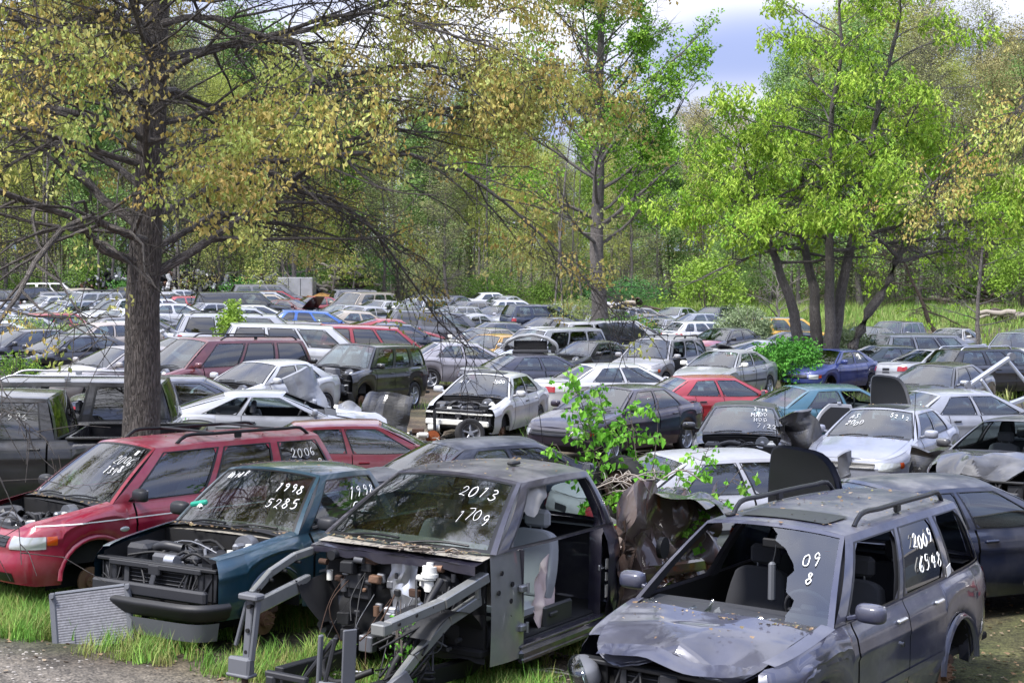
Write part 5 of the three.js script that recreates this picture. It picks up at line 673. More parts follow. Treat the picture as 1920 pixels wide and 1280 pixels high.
  for (let k = 0; k < 16; k++) { const x = -.7 + rnd() * 1.3, y = .8 + rnd() * .4, d = rnd() - .5; mesh('hanging_wire', tube([[x, y, 1.3], [x + d * .3, y - .25, 1.42 + rnd() * .2], [x + d * .5 + .1, y - .3 - rnd() * .3, 1.4 + rnd() * .5]], .003 + rnd() * .006, 9, 5), rnd() < .3 ? M.plasticGrey : rnd() < .5 ? M.rust : M.hose, root); }
  for (let k = 0; k < 6; k++) { const f = k / 5, x = lerp(.80, .67, f), y = lerp(1.13, .945, f), z = lerp(1.3, 2.28, f); mesh('rail_hole', cyl(.014, .12, x, y, z, 'x', 10), M.dark, root); }
  for (let k = 0; k < 5; k++) { const f = k / 4; mesh('rail_hole', cyl(.013, .09, -.86 + .06 * f * f, lerp(1.2, 1.02, f), lerp(1.4, 2.2, f), 'x', 10), M.dark, root); }
  mesh('lower_hose', tube([[-.55, .5, 1.4], [-.4, .35, 1.8], [-.1, .3, 2.0], [.2, .42, 1.9]], .028, 16, 8), M.hose, root);
  // twigs and leaf litter on the cowl
  for (let k = 0; k < 46; k++) { const x = -.05 + rnd() * .72, z = 1.2 + rnd() * .24, l = .06 + rnd() * .16, a = rnd() * 6.28, y = 1.33 + rnd() * .04; mesh('twig', tube([[x, y, z], [x + Math.cos(a) * l * .5, y + .02 * rnd(), z + Math.sin(a) * l * .3], [x + Math.cos(a) * l, y, z + Math.sin(a) * l * .5]], .004 + rnd() * .005, 4, 4), rnd() < .5 ? BARK.dead : BARK.twig, root); }
  // seat dressing
  const torn = crumple(patch((a, b) => { const w = .45 + .55 * Math.sin(2.6 * (1 - b) + .2), y = lerp(.56, 1.12, b) + .05 * Math.sin(a * 6); return [.78 - .07 * b + .02 * Math.sin(a * 9 + b * 5), y, .1 - .12 * b + (a - .5) * .36 * w]; }, 0, 1, 0, 1, 14, 18), .022, 7, 6); mesh('torn_seat_cloth', torn, M.cloth, root);
  mesh('hanging_headliner', crumple(patch((a, b) => { const p = B.side(lerp(.02, .42, a), lerp(.94, .94 - .5 * Math.sin(a * 3.1), b)); return [p[0] - .07, p[1], p[2] - .04]; }, 0, 1, 0, 1, 14, 8), .03, 7, 2), M.headliner, root);
  mesh('seat_side_panel', join([box(.05, .2, .5, .8, .62, -.1, .03), box(.03, .04, .14, .83, .64, .02, .012)]), M.plastic, root);
  for (const [y, z, w, h] of [[.98, -.82, .01, .1], [.86, -.82, .01, .08], [.72, -.82, .01, .12]]) mesh('door_jamb_sticker', box(.006, h, .05, .93, y, z, .001), M.sticker, root);
  mesh('door_jamb', patch((a, b) => { const p = b < .62 ? [.92, lerp(.45, 1.33, b / .62), -.72] : (() => { const q = B.side(.93, (b - .62) / .38); return [q[0], q[1], q[2]]; })(); return [p[0] - .14 * a, p[1], p[2] - .02 * a]; }, 0, 1, 0, 1, 2, 14), P, root);
  mesh('latch_striker', join([box(.03, .06, .05, .9, .95, -.74), bar([.93, .95, -.71], [.93, .95, -.77], .012)]), M.steel, root);
  mesh('roof_antenna', box(.07, .03, .15, .22, S.H + .012, -.25, .02), M.black, root);
  const rustP = paint(0x4c3b35, .3, 1, true);
  // torn bed, folded up behind the cab
  mesh('bent_cab_corner', crumple(patch((a, b) => [.98 - .12 * b - .1 * a, lerp(.48, 1.5, b), lerp(-.76, -1.22, a)], 0, 1, 0, 1, 14, 22), .05, 4, 21), P, root);
  mesh('crushed_bed_side', crumple(patch((a, b) => { const z = lerp(-1.2, -3.8, a), y = lerp(.42, 1.5, b); return [1.0 - .2 * Math.sin(a * 2.6) - .15 * b, y - .12 * a * b + .1 * Math.sin(a * 6), z]; }, 0, 1, 0, 1, 36, 22), .13, 3.4, 31), rustP, root);
  mesh('crushed_bed_front', crumple(patch((a, b) => [lerp(-.85, .95, a), lerp(.5, 1.28, b), -1.32 - .25 * b], 0, 1, 0, 1, 26, 16), .13, 3.5, 33), rustP, root);
  mesh('folded_bed_panel', crumple(patch((a, b) => [lerp(.2, 1.25, a) + .1 * b, 1.52 - .3 * Math.abs(a - .42) - .4 * b * b, -2.6 - 1.2 * b + .3 * a], 0, 1, 0, 1, 24, 18), .1, 2.6, 35), paint(0x2a2830, .3, .25, true), root);
  mesh('crushed_bed_floor', crumple(box(1.7, .12, 1.9, 0, .66, -2.25, .02), .1, 3, 37), rustP, root);
  const tail = mesh('tail_lamp_socket', cyl(.11, .05, .98, .98, -1.95, 'x', 20), M.black, root);
  mesh('rust_tear', crumple(patch((a, b) => [1.0 - .05 * a, lerp(.5, 1.36, b), -.95 - .16 * a - .06 * Math.sin(b * 9)], 0, 1, 0, 1, 8, 24), .04, 6, 39), M.rust, root);
}
{ // twigs dropped on the crushed bed, a tyre standing in it
  const w = wheel(.36, 0), o = thing('discarded_tyre', 'worn tyre standing upright in the crushed truck bed behind the cab', 'tyre'); mesh('tyre', w.tyre, M.rubber, o); mesh('rim', w.rim, M.rust, o); const p = at(1168, 915, 16.4); o.position.copy(p); o.rotation.set(.25, .9, 0);
  const b = thing('brush_bundle', 'tangle of dead twigs caught on the crushed truck bed', 'twigs'), r = mulberry(61); const q = at(1185, 912, 15.6); for (let k = 0; k < 24; k++) { const a = r() * 6.28, l = .12 + r() * .5, x = (r() - .5) * .75, z = (r() - .5) * .5, y = (r() - .5) * .16; mesh('twig', tube([[x, y, z], [x + Math.cos(a) * l * .5, y + .05 + r() * .05, z + Math.sin(a) * l * .5], [x + Math.cos(a) * l, y + (r() - .5) * .16, z + Math.sin(a) * l]], .004 + r() * .005, 5, 4), r() < .6 ? BARK.dead : BARK.twigPale, b); } b.position.copy(q);
}
{ // red SUV
  const { root, B, S } = hero.red; for (const s of [1, -1]) { const g = B.decal(B.iz(1.95), B.iz(-2.15), .925, .938, .006, 1); mesh('pinstripe', s > 0 ? g : mirror(g), M.chalk, root); }
  mesh('side_marker_lamp', (() => { const i = B.iz(.97), p = B.wall(i, B.ty(i, .82)); const g = new THREE.SphereGeometry(1, 12, 8); g.scale(.015, .03, .06); g.translate(p[0], p[1], p[2]); return g; })(), M.lens, root);
  mesh('windshield_sticker', (() => { const p = B.ws(.74, .84, .006); const g = box(.05, .07, .004, 0, 0, 0, .001); g.rotateX(-.9); g.translate(...p); return g; })(), M.sticker, root);
  for (const k of [0, 1]) for (const s of [1, -1]) mesh('arch_lip', s > 0 ? B.G.lip(k) : mirror(B.G.lip(k)), hero.red.P, root);
}
{ // green pickup: black bumper, arch lips, name on the door, no wheels in front
  const { root, B, S, P } = hero.green, hw = S.W / 2, n = B.n;
  mesh('front_bumper', both(patch((i, t) => { const y = lerp(.36, .53, t), p = B.wall(i, B.ty(i, y), .045 - .05 * Math.pow(2 * t - 1, 4)); return [p[0], y, p[2]]; }, 0, 0, 0, 1, B.range(0, B.iz(2.02)), 8)), M.black, root);
  mesh('air_dam', both(patch((i, t) => { const y = lerp(.18, .35, t), p = B.wall(i, .02, .02 - .05 * (1 - t)); return [p[0], y, p[2]]; }, 0, 0, 0, 1, B.range(0, B.iz(2.1)), 3)), M.plasticGrey, root);
  for (const s of [1, -1]) mesh('arch_lip', s > 0 ? B.G.lip(0) : mirror(B.G.lip(0)), P, root);
  for (const s of [1]) { const g = B.decal(B.iz(.8), B.iz(-.46), .64, .665, .012, 1); mesh('side_trim', g, M.plasticGrey, root); writing(root, '4S10', (u, v) => { const i = B.iz(.6 - u), p = B.wall(i, B.ty(i, .54 + v), .012); return p; }, 0, 0, .065, .05, .006, 5, M.alu); }
  const sc = thing('squeegee', 'white and green squeegee lying on the green pickup windshield base', 'squeegee'); mesh('handle', tube([[0, 0, 0], [.06, .02, .03], [.13, .01, .1]], .02, 8, 8), M.whitePlastic, sc); mesh('rubber_head', box(.22, .05, .05, .0, .03, -.02, .015), std(0x1d8f78, .5), sc); sc.position.copy(at(372, 950, 14.6)); sc.rotation.set(.3, -.5, .35);
}
{ // radiator leaning in the grass
  const o = thing('radiator', 'grey finned radiator leaning in the grass before the green pickup', 'radiator'), fin = dataTex(128, (u, v) => { const k = .32 + .16 * ((Math.floor(v * 42) % 2)) + .1 * noise2(u * 40, v * 40, 5, 40); return [k, k, k * 1.04]; }); fin.repeat.set(2, 2);
  mesh('core', box(.62, .5, .03, 0, .27, 0, .004), new THREE.MeshStandardMaterial({ map: fin, roughness: .7, metalness: .4 }), o); for (const s of [-1, 1]) mesh('side_tank', join([box(.06, .54, .06, s * .335, .27, 0, .015), cyl(.02, .06, s * .335, .5, .05, 'z', 10)]), M.plasticGrey, o); for (const y of [.02, .53]) mesh('edge_channel', box(.62, .025, .045, 0, y, 0, .004), M.steel, o);
  const p = at(176, 1180, 13.5); o.position.set(p.x, ground(p.x, p.z) - .02, p.z); o.rotation.set(-.28, .15, .1, 'YXZ');
}
{ // grey SUV: broken windshield, hanging lamp, torn-off bumper
  const { root, B, S, P } = hero.grey; const rn = mulberry(12), jag = Array.from({ length: 14 }, () => rn());
  const edge = v => .42 + .12 * Math.sin(v * 4) - .28 * smooth(.55, 1, v) + .18 * smooth(.4, 0, v) + .09 * (jag[Math.min(13, Math.floor(v * 13))] - .5);
  mesh('windshield_remnant', patch((a, v) => B.ws(lerp(edge(v), .945, a), v, -.006), 0, 1, .02, .955, 6, 13), M.glass, root).userData.label = 'jagged remaining third of the windshield';
  for (let k = 0; k < 15; k++) { const u = -.88 + k * .105 + (rn() - .5) * .08, h = .02 + .13 * rn() * rn(), wd = .06 + .12 * rn(), sk = (rn() - .5) * .1; mesh('glass_shard', patch((a, b) => { const q = B.ws(u + (a - .5) * wd * (1 - b * .8) + sk * b, .01 + b * h, -.004 - .05 * b * (rn() - .2)); return q; }, 0, 1, 0, 1, 1, 2), M.glass, root); }
  writing(root, '09', (a, b) => B.ws(a, b, .004), .6, .6, .1, .12, .004, 3); writing(root, '8', (a, b) => B.ws(a, b, .004), .68, .4, .09, .12, .004, 3);
  mesh('dangling_mirror', join([tube([[.05, 1.58, .42], [.06, 1.45, .46], [.04, 1.32, .5]], .006, 8, 5), box(.22, .07, .03, .05, 1.52, .43, .02)]), M.trim, root); mesh('dangling_mirror_arm', box(.05, .3, .06, .08, 1.25, .55, .02), M.plasticGrey, root);
  const lampShape = (k, back) => { const g = new THREE.SphereGeometry(1, 20, 14), pa = g.attributes.position; for (let i = 0; i < pa.count; i++) { const q = pa.getX(i), y = pa.getY(i), z = pa.getZ(i), f = v => Math.sign(v) * Math.pow(Math.abs(v), .6); pa.setXYZ(i, f(q) * k, f(y) * (1 - .25 * q) * k, back ? (z < 0 ? z * .9 : z * .05) : Math.max(z, 0) * .8); } g.computeVertexNormals(); g.scale(.19, .11, .13); g.rotateX(.25); g.rotateY(-.85); return g; };
  const hl = mesh('loose_headlight', lampShape(.95, true), M.plasticGrey, root, -.68, .72, 1.98); mesh('lamp_lens', lampShape(1, false), M.glass, hl); mesh('lamp_reflector', (() => { const g = new THREE.SphereGeometry(.075, 16, 10, 0, 6.29, 0, 1.5); g.rotateX(-Math.PI / 2); g.scale(1, 1, .6); g.rotateX(.25); g.rotateY(-.85); return g; })(), M.alu, hl, .0, 0, .02);
  mesh('hood_edge_flap', crumple(patch((a, b) => [lerp(-.55, .62, a), .955 - .05 * b + .03 * Math.sin(a * 7), 1.93 + .12 * b], 0, 1, 0, 1, 16, 3), .025, 4, 5), P, root);
  mesh('crushed_fender', crumple(patch((a, b) => { const i = B.iz(lerp(1.0, 2.0, a)), p = B.wall(i, lerp(.55, .97, b), .02); return p; }, 0, 1, 0, 1, 18, 10), .05, 5, 77, (x, y, z) => smooth(.98, 1.2, z)), P, root);
  for (const s of [1, -1]) mesh('arch_lip', s > 0 ? B.G.lip(1) : mirror(B.G.lip(1)), P, root);
  mesh('warning_sticker', (() => { const p = B.side(.69, .12, .012); const g = box(.004, .09, .09, 0, 0, 0, .001); g.rotateX(.3); g.translate(...p); return g; })(), M.sticker, root); mesh('roof_antenna', box(.06, .03, .09, -.45, S.H - .03, .22, .02), M.black, root);
  for (const k of [0, 1]) mesh('key_lock', (() => { const z = S.doors[1] + .17, p = B.wall(B.iz(z), .66); return cyl(.018, .02, p[0] + .008, p[1] - .03 - k * .0, p[2], 'x', 10); })(), M.chrome, root);
}
{ // maroon minivan, silver sedan lamps etc. are on the cars; loose parts lying about follow
  const bent = (name, label, cat, px, py, D, w, h, amp, seed, m, rot, sc = 1) => { const o = thing(name, label, cat); mesh('panel', crumple(join([patch((a, b) => [(a - .5) * w, b * h, .22 * Math.sin(a * 3.1) * w + .1 * b * b], 0, 1, 0, 1, 18, 14), patch((a, b) => [(a - .5) * w, b * h, .22 * Math.sin(a * 3.1) * w + .1 * b * b - .02], 0, 1, 0, 1, 18, 14)]), amp, 2.4, seed), m, o); mesh('edge_flange', crumple(patch((a, b) => [(a - .5) * w, h + .02 * b, .22 * Math.sin(a * 3.1) * w + .1 - .06 * b], 0, 1, 0, 1, 18, 2), amp, 2.4, seed), m, o); o.position.copy(at(px, py, D)); o.rotation.set(...rot); return o; };
  bent('fender_panel', 'crumpled light grey fender standing upright before the torn black SUV', 'car panel', 598, 792, 30.2, .7, 1.1, .05, 5, paint(0x7c8088, .2), [-.35, .5, .5]);
  bent('hood_panel', 'bent black hood lying against debris before the torn black SUV', 'car panel', 715, 815, 30.5, 1.1, .85, .06, 7, paint(0x1c1d21, .3), [-.5, -.3, -.25]);
  bent('white_panel', 'white torn panel lying beside the bent black hood', 'car panel', 655, 782, 32, .6, .25, .06, 9, paint(0xa4a6aa, .2), [-1.0, .3, .2]);
  bent('dark_fender', 'dark curved fender propped between the scrawled wreck and the silver sedan', 'car panel', 1512, 850, 25.4, .55, .7, .07, 11, paint(0x24242a, .3), [-.2, -.4, .2]);
  bent('torn_bracket', 'torn grey bracket sticking up by the silver sedan front', 'car panel', 1593, 888, 23.8, .25, .32, .06, 13, paint(0x6a6d74, .3), [-.2, .2, .3]);
  bent('black_fender', 'black fender leaning on the silver sedan front wheel', 'car panel', 1752, 905, 23.2, .75, .5, .06, 15, paint(0x1b1b1f, .3), [-.15, .1, 0]);
  // silver inner door panel propped up
  const d = thing('door_shell', 'silver car door showing its black inner side, behind the scrawled wreck', 'car door'); const sh = new THREE.Shape(); sh.moveTo(-.5, 0); sh.lineTo(.45, 0); sh.quadraticCurveTo(.5, .5, .42, .66); sh.lineTo(-.15, .68); sh.quadraticCurveTo(-.42, .5, -.52, .25); sh.lineTo(-.5, 0); mesh('outer_skin', new THREE.ExtrudeGeometry(sh, { depth: .05, bevelEnabled: true, bevelSize: .012, bevelThickness: .015, bevelSegments: 2 }), paint(0x9a9ca2, .2), d); const inn = new THREE.ExtrudeGeometry(sh, { depth: .02, bevelEnabled: false }); inn.scale(.86, .8, 1); inn.translate(0, .06, .065); mesh('inner_trim', inn, M.black, d); mesh('hinge', box(.1, .06, .05, .1, .7, .06), M.alu, d); d.position.copy(at(1566, 808, 28.2)); d.rotation.set(-.1, .2, 0); d.scale.setScalar(.75);
  // bumper and grille assembly lying on the roof of the violet-grey sedan
  const b = thing('front_clip', 'torn-off bumper with black grille innards lying on a sedan roof', 'bumper'); mesh('bumper_cover', (() => { const p = Array.from({ length: 13 }, (_, k) => { const a = Math.PI * k / 12; return [-.75 * Math.cos(a), .48 * Math.pow(Math.sin(a), .7), .1 * Math.sin(a)]; }); return crumple(tube(p, .055, 40, 8), .02, 4, 2); })(), paint(0xa4a6a8, .2), b); mesh('radiator_core', box(.95, .3, .06, 0, .18, 0, .01), M.dark, b); for (let k = 0; k < 5; k++) mesh('grille_slat', bar([-.42, .08 + k * .055, .05], [.42, .08 + k * .055, .05], .014), M.plastic, b); mesh('lower_tray', crumple(box(1.0, .09, .2, 0, .03, .08, .02), .03, 5, 4), M.plastic, b); for (const s of [-1, 1]) mesh('fog_lamp', cyl(.08, .06, s * .66, .12, .06, 'z', 16), M.black, b); for (let k = 0; k < 6; k++) mesh('wire', tube([[-.5 + k * .03, .1, .08], [-.75 - .03 * k, .02 + .05 * k, .15], [-.95 - .02 * k, -.08 + .04 * k, .2]], .008, 8, 4), M.hose, b); hero.purple.root.updateMatrixWorld(true); b.position.copy(hero.purple.root.localToWorld(V(0, 1.44, -.35))); b.rotation.y = -.1;
  // loose wheel and axle before the stripped white sedan
  const w = thing('discarded_wheel', 'loose wheel leaning on the nose of the stripped white sedan', 'wheel'); const W = wheel(.31, 5); mesh('tyre', W.tyre, M.rubber, w); mesh('rim', W.rim, M.steel, w); hero.white.root.updateMatrixWorld(true); { const q = hero.white.root.localToWorld(V(.42, 0, 2.55)); w.position.set(q.x, ground(q.x, q.z) + .3, q.z); } w.rotation.set(0, -1.2, .25);
  const rt = thing('brake_assembly', 'rusty brake disc with strut standing before the stripped white sedan', 'brake disc'); const rd = mesh('disc', rotorGeo, std(0x8a4a26, .8, .3), rt); mesh('strut', cyl(.035, .6, -.06, .3, -.05, 'y', 12), M.black, rt); { const q = hero.white.root.localToWorld(V(-.42, 0, 2.5)); rt.position.set(q.x, ground(q.x, q.z) + .16, q.z); } rt.rotation.set(0, -1.4, .1);
  const rt2 = thing('brake_knuckle', 'steering knuckle with worn brake disc lying at the bottom edge before the cab', 'brake disc'); mesh('disc', rotorGeo, M.rotor, rt2); mesh('knuckle', crumple(join([bar([-.05, .02, -.06], [-.12, .36, -.1], .06, .08, .02), bar([-.12, .36, -.1], [-.02, .46, -.12], .05, .06, .02), caliperGeo.clone()]), .015, 9, 3), M.steel, rt2); const kp = at(892, 1258, 13.05); rt2.position.set(kp.x, ground(kp.x, kp.z) + .17, kp.z); rt2.rotation.set(0, -1.1, .25);
  // frame and bars on the ground before the cab
  const fr = thing('frame_section', 'length of rusty frame rail lying in the grass before the cab', 'car part'); mesh('rail', join([bar([-.5, .06, 0], [.35, .05, -.1], .1, .08), bar([-.6, .1, .05], [-.4, .06, .02], .05, .05)]), M.rust, fr); mesh('tie_rod', bar([-.2, .1, .15], [.75, .04, .02], .022), M.steel, fr); const fp = at(640, 1215, 13.0); fr.position.set(fp.x, ground(fp.x, fp.z), fp.z); fr.rotation.y = -.25;
  // white cast subframe on top of dark wreckage at the right edge
  const sf = thing('suspension_subframe', 'pale metal subframe leaning on dark wreckage at the right edge', 'car part'); mesh('side_rail', bar([-.6, .3, 0], [.35, .85, -.1], .12, .09, .02), M.alu, sf); mesh('side_rail', bar([-.1, -.2, .15], [.95, .12, .1], .12, .09, .02), M.alu, sf); mesh('cross_rail', bar([-.35, .42, 0], [.02, -.15, .13], .09, .07, .02), M.alu, sf); mesh('cross_rail', bar([.3, .82, -.1], [.85, .1, .1], .09, .07, .02), M.alu, sf); for (const [x, y, z] of [[-.62, .3, 0], [.4, .88, -.1], [-.15, -.2, .15], [1, .13, .1]]) mesh('bushing', cyl(.08, .1, x, y, z, 'z', 16), M.steel, sf); sf.position.copy(at(1868, 748, 31)); sf.rotation.y = .2;
  const wr = thing('engine_wreckage', 'dark heap of engine and suspension parts at the right edge below the black wagon', 'car parts'), r = mulberry(88); const pile = (n, f) => { for (let k = 0; k < n; k++) f(k); }; pile(26, () => { const s = .08 + r() * .22, x = (r() - .5) * 2.2, y = .1 + r() * .8 * (1 - Math.abs(x) / 1.6), z = (r() - .5) * .8; mesh('engine_part', r() < .5 ? box(s, s * .7, s, x, y, z, .02) : cyl(s * .4, s, x, y, z, r() < .5 ? 'x' : 'y', 12), [M.black, M.engine, M.rust, M.plastic, M.steel][Math.floor(r() * 5)], wr); }); pile(12, () => { const x = (r() - .5) * 2, y = .3 + r() * .7; mesh('hose', tube([[x, y, 0], [x + .2 * (r() - .5), y + .2 * r(), .2], [x + .5 * (r() - .5), y - .3 * r(), .4]], .02, 8, 6), M.hose, wr); }); mesh('flattened_shell', crumple(box(2.4, .5, 1.6, 0, .25, -.3, .05), .12, 2, 5), paint(0x1d1e24, .3), wr); { const p = at(1895, 800, 31.6); wr.position.set(p.x, ground(p.x, p.z), p.z); }
  // debris heap in the middle
  const hp = thing('debris_heap', 'heap of twigs, lamps and engine scraps before the stripped white sedan', 'debris'); pile(22, () => { const s = .06 + r() * .16, x = (r() - .5) * 1.8, y = .05 + r() * .3, z = (r() - .5) * .9; mesh('scrap', r() < .5 ? box(s * 1.5, s * .6, s, x, y, z, .015) : cyl(s * .4, s * 1.2, x, y, z, 'x', 10), [M.black, M.engine, M.whitePlastic, M.plastic, M.steel, M.rust][Math.floor(r() * 6)], hp); }); pile(50, () => { const a = r() * 6.28, l = .2 + r() * .5, x = (r() - .5) * 2.2, z = (r() - .5) * 1.2, y = .04 + r() * .18; mesh('twig', tube([[x, y, z], [x + Math.cos(a) * l * .5, y + .08 * r(), z + Math.sin(a) * l * .5], [x + Math.cos(a) * l, y, z + Math.sin(a) * l]], .006 + r() * .006, 4, 4), BARK.dead, hp); }); { const p = at(742, 812, 31.5); hp.position.set(p.x, ground(p.x, p.z), p.z); }
  // sheet hanging on the white minivan
  { const { root, B } = hero.tarp; mesh('hanging_black_sheet', crumple(patch((a, b) => { const p = B.side(lerp(.1, .62, a), lerp(-.9, .97, b)); return [-(p[0] + .09 + .12 * (1 - b)), p[1], p[2]]; }, 0, 1, 0, 1, 14, 10), .05, 2.4, 3), paint(0x17181e, .1), root); }
  // heap of loose engine parts in the torn front of the black SUV
  { const { root, B, S } = hero.black; for (let k = 0; k < 20; k++) { const s = .08 + r() * .2; mesh('torn_part', crumple(box(s * 1.6, s, s, (r() * 2 - 1) * .75, .4 + r() * .65, 1.6 + r() * .75, .02), .03, 6, k), [M.black, M.plastic, M.engine, M.steel, M.plasticGrey][Math.floor(r() * 5)], root); } for (let k = 0; k < 14; k++) { const x = (r() * 2 - 1) * .8, y = .5 + r() * .6; mesh('torn_wire', tube([[x, y, 1.7], [x + (r() - .5) * .4, y + .1 * r(), 2.2], [x + (r() - .5) * .5, y - .3, 2.35]], .012, 8, 5), r() < .5 ? M.hose : M.whitePlastic, root); } }
}
// ---------------------------------------------------------------- shrubs, grass, heaps
function shrub(name, label, x, z, R0, H, n, leaf, cols, seed, group, wood = BARK.twig, ns = 9) {
  const t = thing(name, label, 'shrub', group), r = mulberry(seed), W = [], L = [];
  for (let k = 0; k < ns; k++) { const a = r() * 6.28, q = R0 * (.3 + .7 * r()), h = H * (.55 + .5 * r()), w = new Wood(), P = [V(0, 0, 0), V(Math.cos(a) * q * .35, h * .45, Math.sin(a) * q * .35), V(Math.cos(a) * q * .8, h * .8, Math.sin(a) * q * .8), V(Math.cos(a) * q, h, Math.sin(a) * q)]; w.limb(P, [.018, .012, .008, .004].map(v => v * (.6 + H * .3)), 5); mesh('stem', w.build(), wood, t); }
  for (let k = 0; k < n; k++) { const a = r() * 6.28, el = Math.acos(r() * 1.3 - .3), q = Math.cbrt(.15 + .85 * r()); const nz = .7 + .5 * noise2(Math.cos(a) * 2 + 9, Math.sin(a) * 2 + el * 2 + 9, seed); L.push([Math.cos(a) * Math.sin(el) * R0 * q * nz, Math.max(.08, H * (.42 + .55 * Math.cos(el) * q * nz)), Math.sin(a) * Math.sin(el) * R0 * q * nz, .7 + .6 * r()]); }
  crownOf('leaves', leaf, L, cols, seed + 1, t); t.position.set(x, ground(x, z) - .03, z); return t;
}
const spot = (px, D) => { const p = at(px, 600, D); return [p.x, p.z]; };
const GREENS = [0x5a8436, 0x66903e, 0x4e7832, 0x769a48], LIME = [0x88a83c, 0x96b248, 0x7a9a3a], PALE = [0x9aa860, 0x88985a, 0xa6b070];
shrub('bush', 'dark green bush between the silver sedan and the dark blue one', ...spot(1478, 46.5), 1.05, 1.85, 420, LEAF.shrub, [0x4a8a2c, 0x569634, 0x407c28, 0x66a23e], 1);
shrub('bush', 'bright green bush right of the tall upright tree foot', ...spot(1168, 68), 1.7, 1.7, 380, LEAF.shrub, GREENS, 2, null);
shrub('bush', 'loose pale green bush left of the tall upright tree foot', ...spot(1082, 74), 2.0, 2.3, 420, LEAF.vine, PALE, 3, null, BARK.twigPale, 22);
shrub('bush', 'yellow-green small tree at the field edge left of the forked tree', ...spot(1325, 93), 2.4, 4.2, 150, LEAF.wood, LIME, 4, null);
shrub('bush', 'grey-green vine heap over a car left of the forked tree', ...spot(1398, 60), 1.4, 2.3, 700, LEAF.vine, [0x8a9c74, 0x9aa888, 0x7a8c60], 5, null, BARK.twigPale, 26);
shrub('bush', 'pale vine tangle right of the forked tree foot', ...spot(1595, 55), 1.1, 2.0, 520, LEAF.vine, [0x8fa070, 0x9cac84, 0x7a8c60], 6, null, BARK.twigPale, 22);
shrub('bush', 'green weeds before the black sedan at the left edge', ...spot(15, 36), .8, 1.5, 150, LEAF.tiny2, LIME.concat(GREENS), 7);
shrub('bush', 'weed thicket over the pale sedan at the left edge', ...spot(40, 53), 2.4, 1.6, 260, LEAF.vine, GREENS.concat(PALE), 8, null, BARK.twigPale, 14);
shrub('bush', 'weed thicket over the hidden car left of the oak trunk', ...spot(160, 54), 2.2, 1.4, 240, LEAF.vine, GREENS.concat(PALE), 9, null, BARK.twigPale, 14);
shrub('bush', 'young green stems by the silver minivan beyond the maroon one', ...spot(432, 47), .45, 2.5, 160, LEAF.shrub, LIME, 10);
shrub('bush', 'small green sprig at the black pickup bed', ...spot(142, 18.3), .35, 1.45, 60, LEAF.maple, [0x5cae2c, 0x6cbc36], 11);
shrub('bush', 'yellow-green tree at the far right edge before the logs', ...spot(1915, 96), 2.4, 5.5, 200, LEAF.wood, LIME, 12);
shrub('bush', 'green weeds at the foot of the oak before the silver coupe', ...spot(318, 26), .5, 1.15, 70, LEAF.maple, [0x5cae2c, 0x4c9a2a], 13);
shrub('bush', 'small weeds at the bottom edge right of centre', ...spot(1545, 9.3), .14, .6, 10, LEAF.maple, [0x7cc234, 0x6cb42e], 14);
shrub('bush', 'thin weed stem growing before the stripped cab', ...spot(752, 11.9), .12, .95, 34, LEAF.tiny, [0x6aa83a, 0x5c9a34], 15);
{ // young maple between the cab and the plum sedan
  const t = thing('maple_sapling', 'leafy maple sapling with bright leaves growing between the cab and the plum sedan', 'sapling'), r = mulberry(71), L = [], X = at(1212, 900, 16.3).x, Z = -16.3;
  for (const [dx, dy, n] of [[-.9, 2.62, 40], [-.55, 2.4, 36], [-.75, 2.05, 30], [-.2, 2.3, 30], [.12, 2.25, 24], [.7, 1.75, 30], [1.05, 1.55, 26], [.4, 1.5, 18], [-1.0, 1.75, 22], [-.45, 1.45, 12]]) {
    const w = new Wood(), P = []; for (let k = 0; k <= 6; k++) { const f = k / 6; P.push(V(dx * Math.pow(f, 1.25) + (r() - .5) * .04, dy * f, (r() - .5) * .08 + (dx * .15) * f)); } w.limb(P, P.map((_, k) => .013 * lerp(1, .25, k / 6)), 5);
    for (let k = 0; k < n; k++) { const f = lerp(.42, 1, Math.pow(r(), .8)), i = clamp(Math.floor(f * 6), 0, 5), b = P[i].clone().lerp(P[i + 1], f * 6 - i), e = b.clone().add(V((r() - .5) * .42, (r() - .45) * .2, (r() - .5) * .42)); w.limb([b, e], [.004, .0025], 3); L.push([e.x, e.y, e.z, .4 + .5 * r()]); }
    mesh('stem', w.build(), BARK.twig, t);
  }
  crownOf('leaves', LEAF.maple, L, [0x68a832, 0x78b43a, 0x5c9a2c, 0x8cc04c], 72, t); t.position.set(X, ground(X, Z) - .02, Z);
}
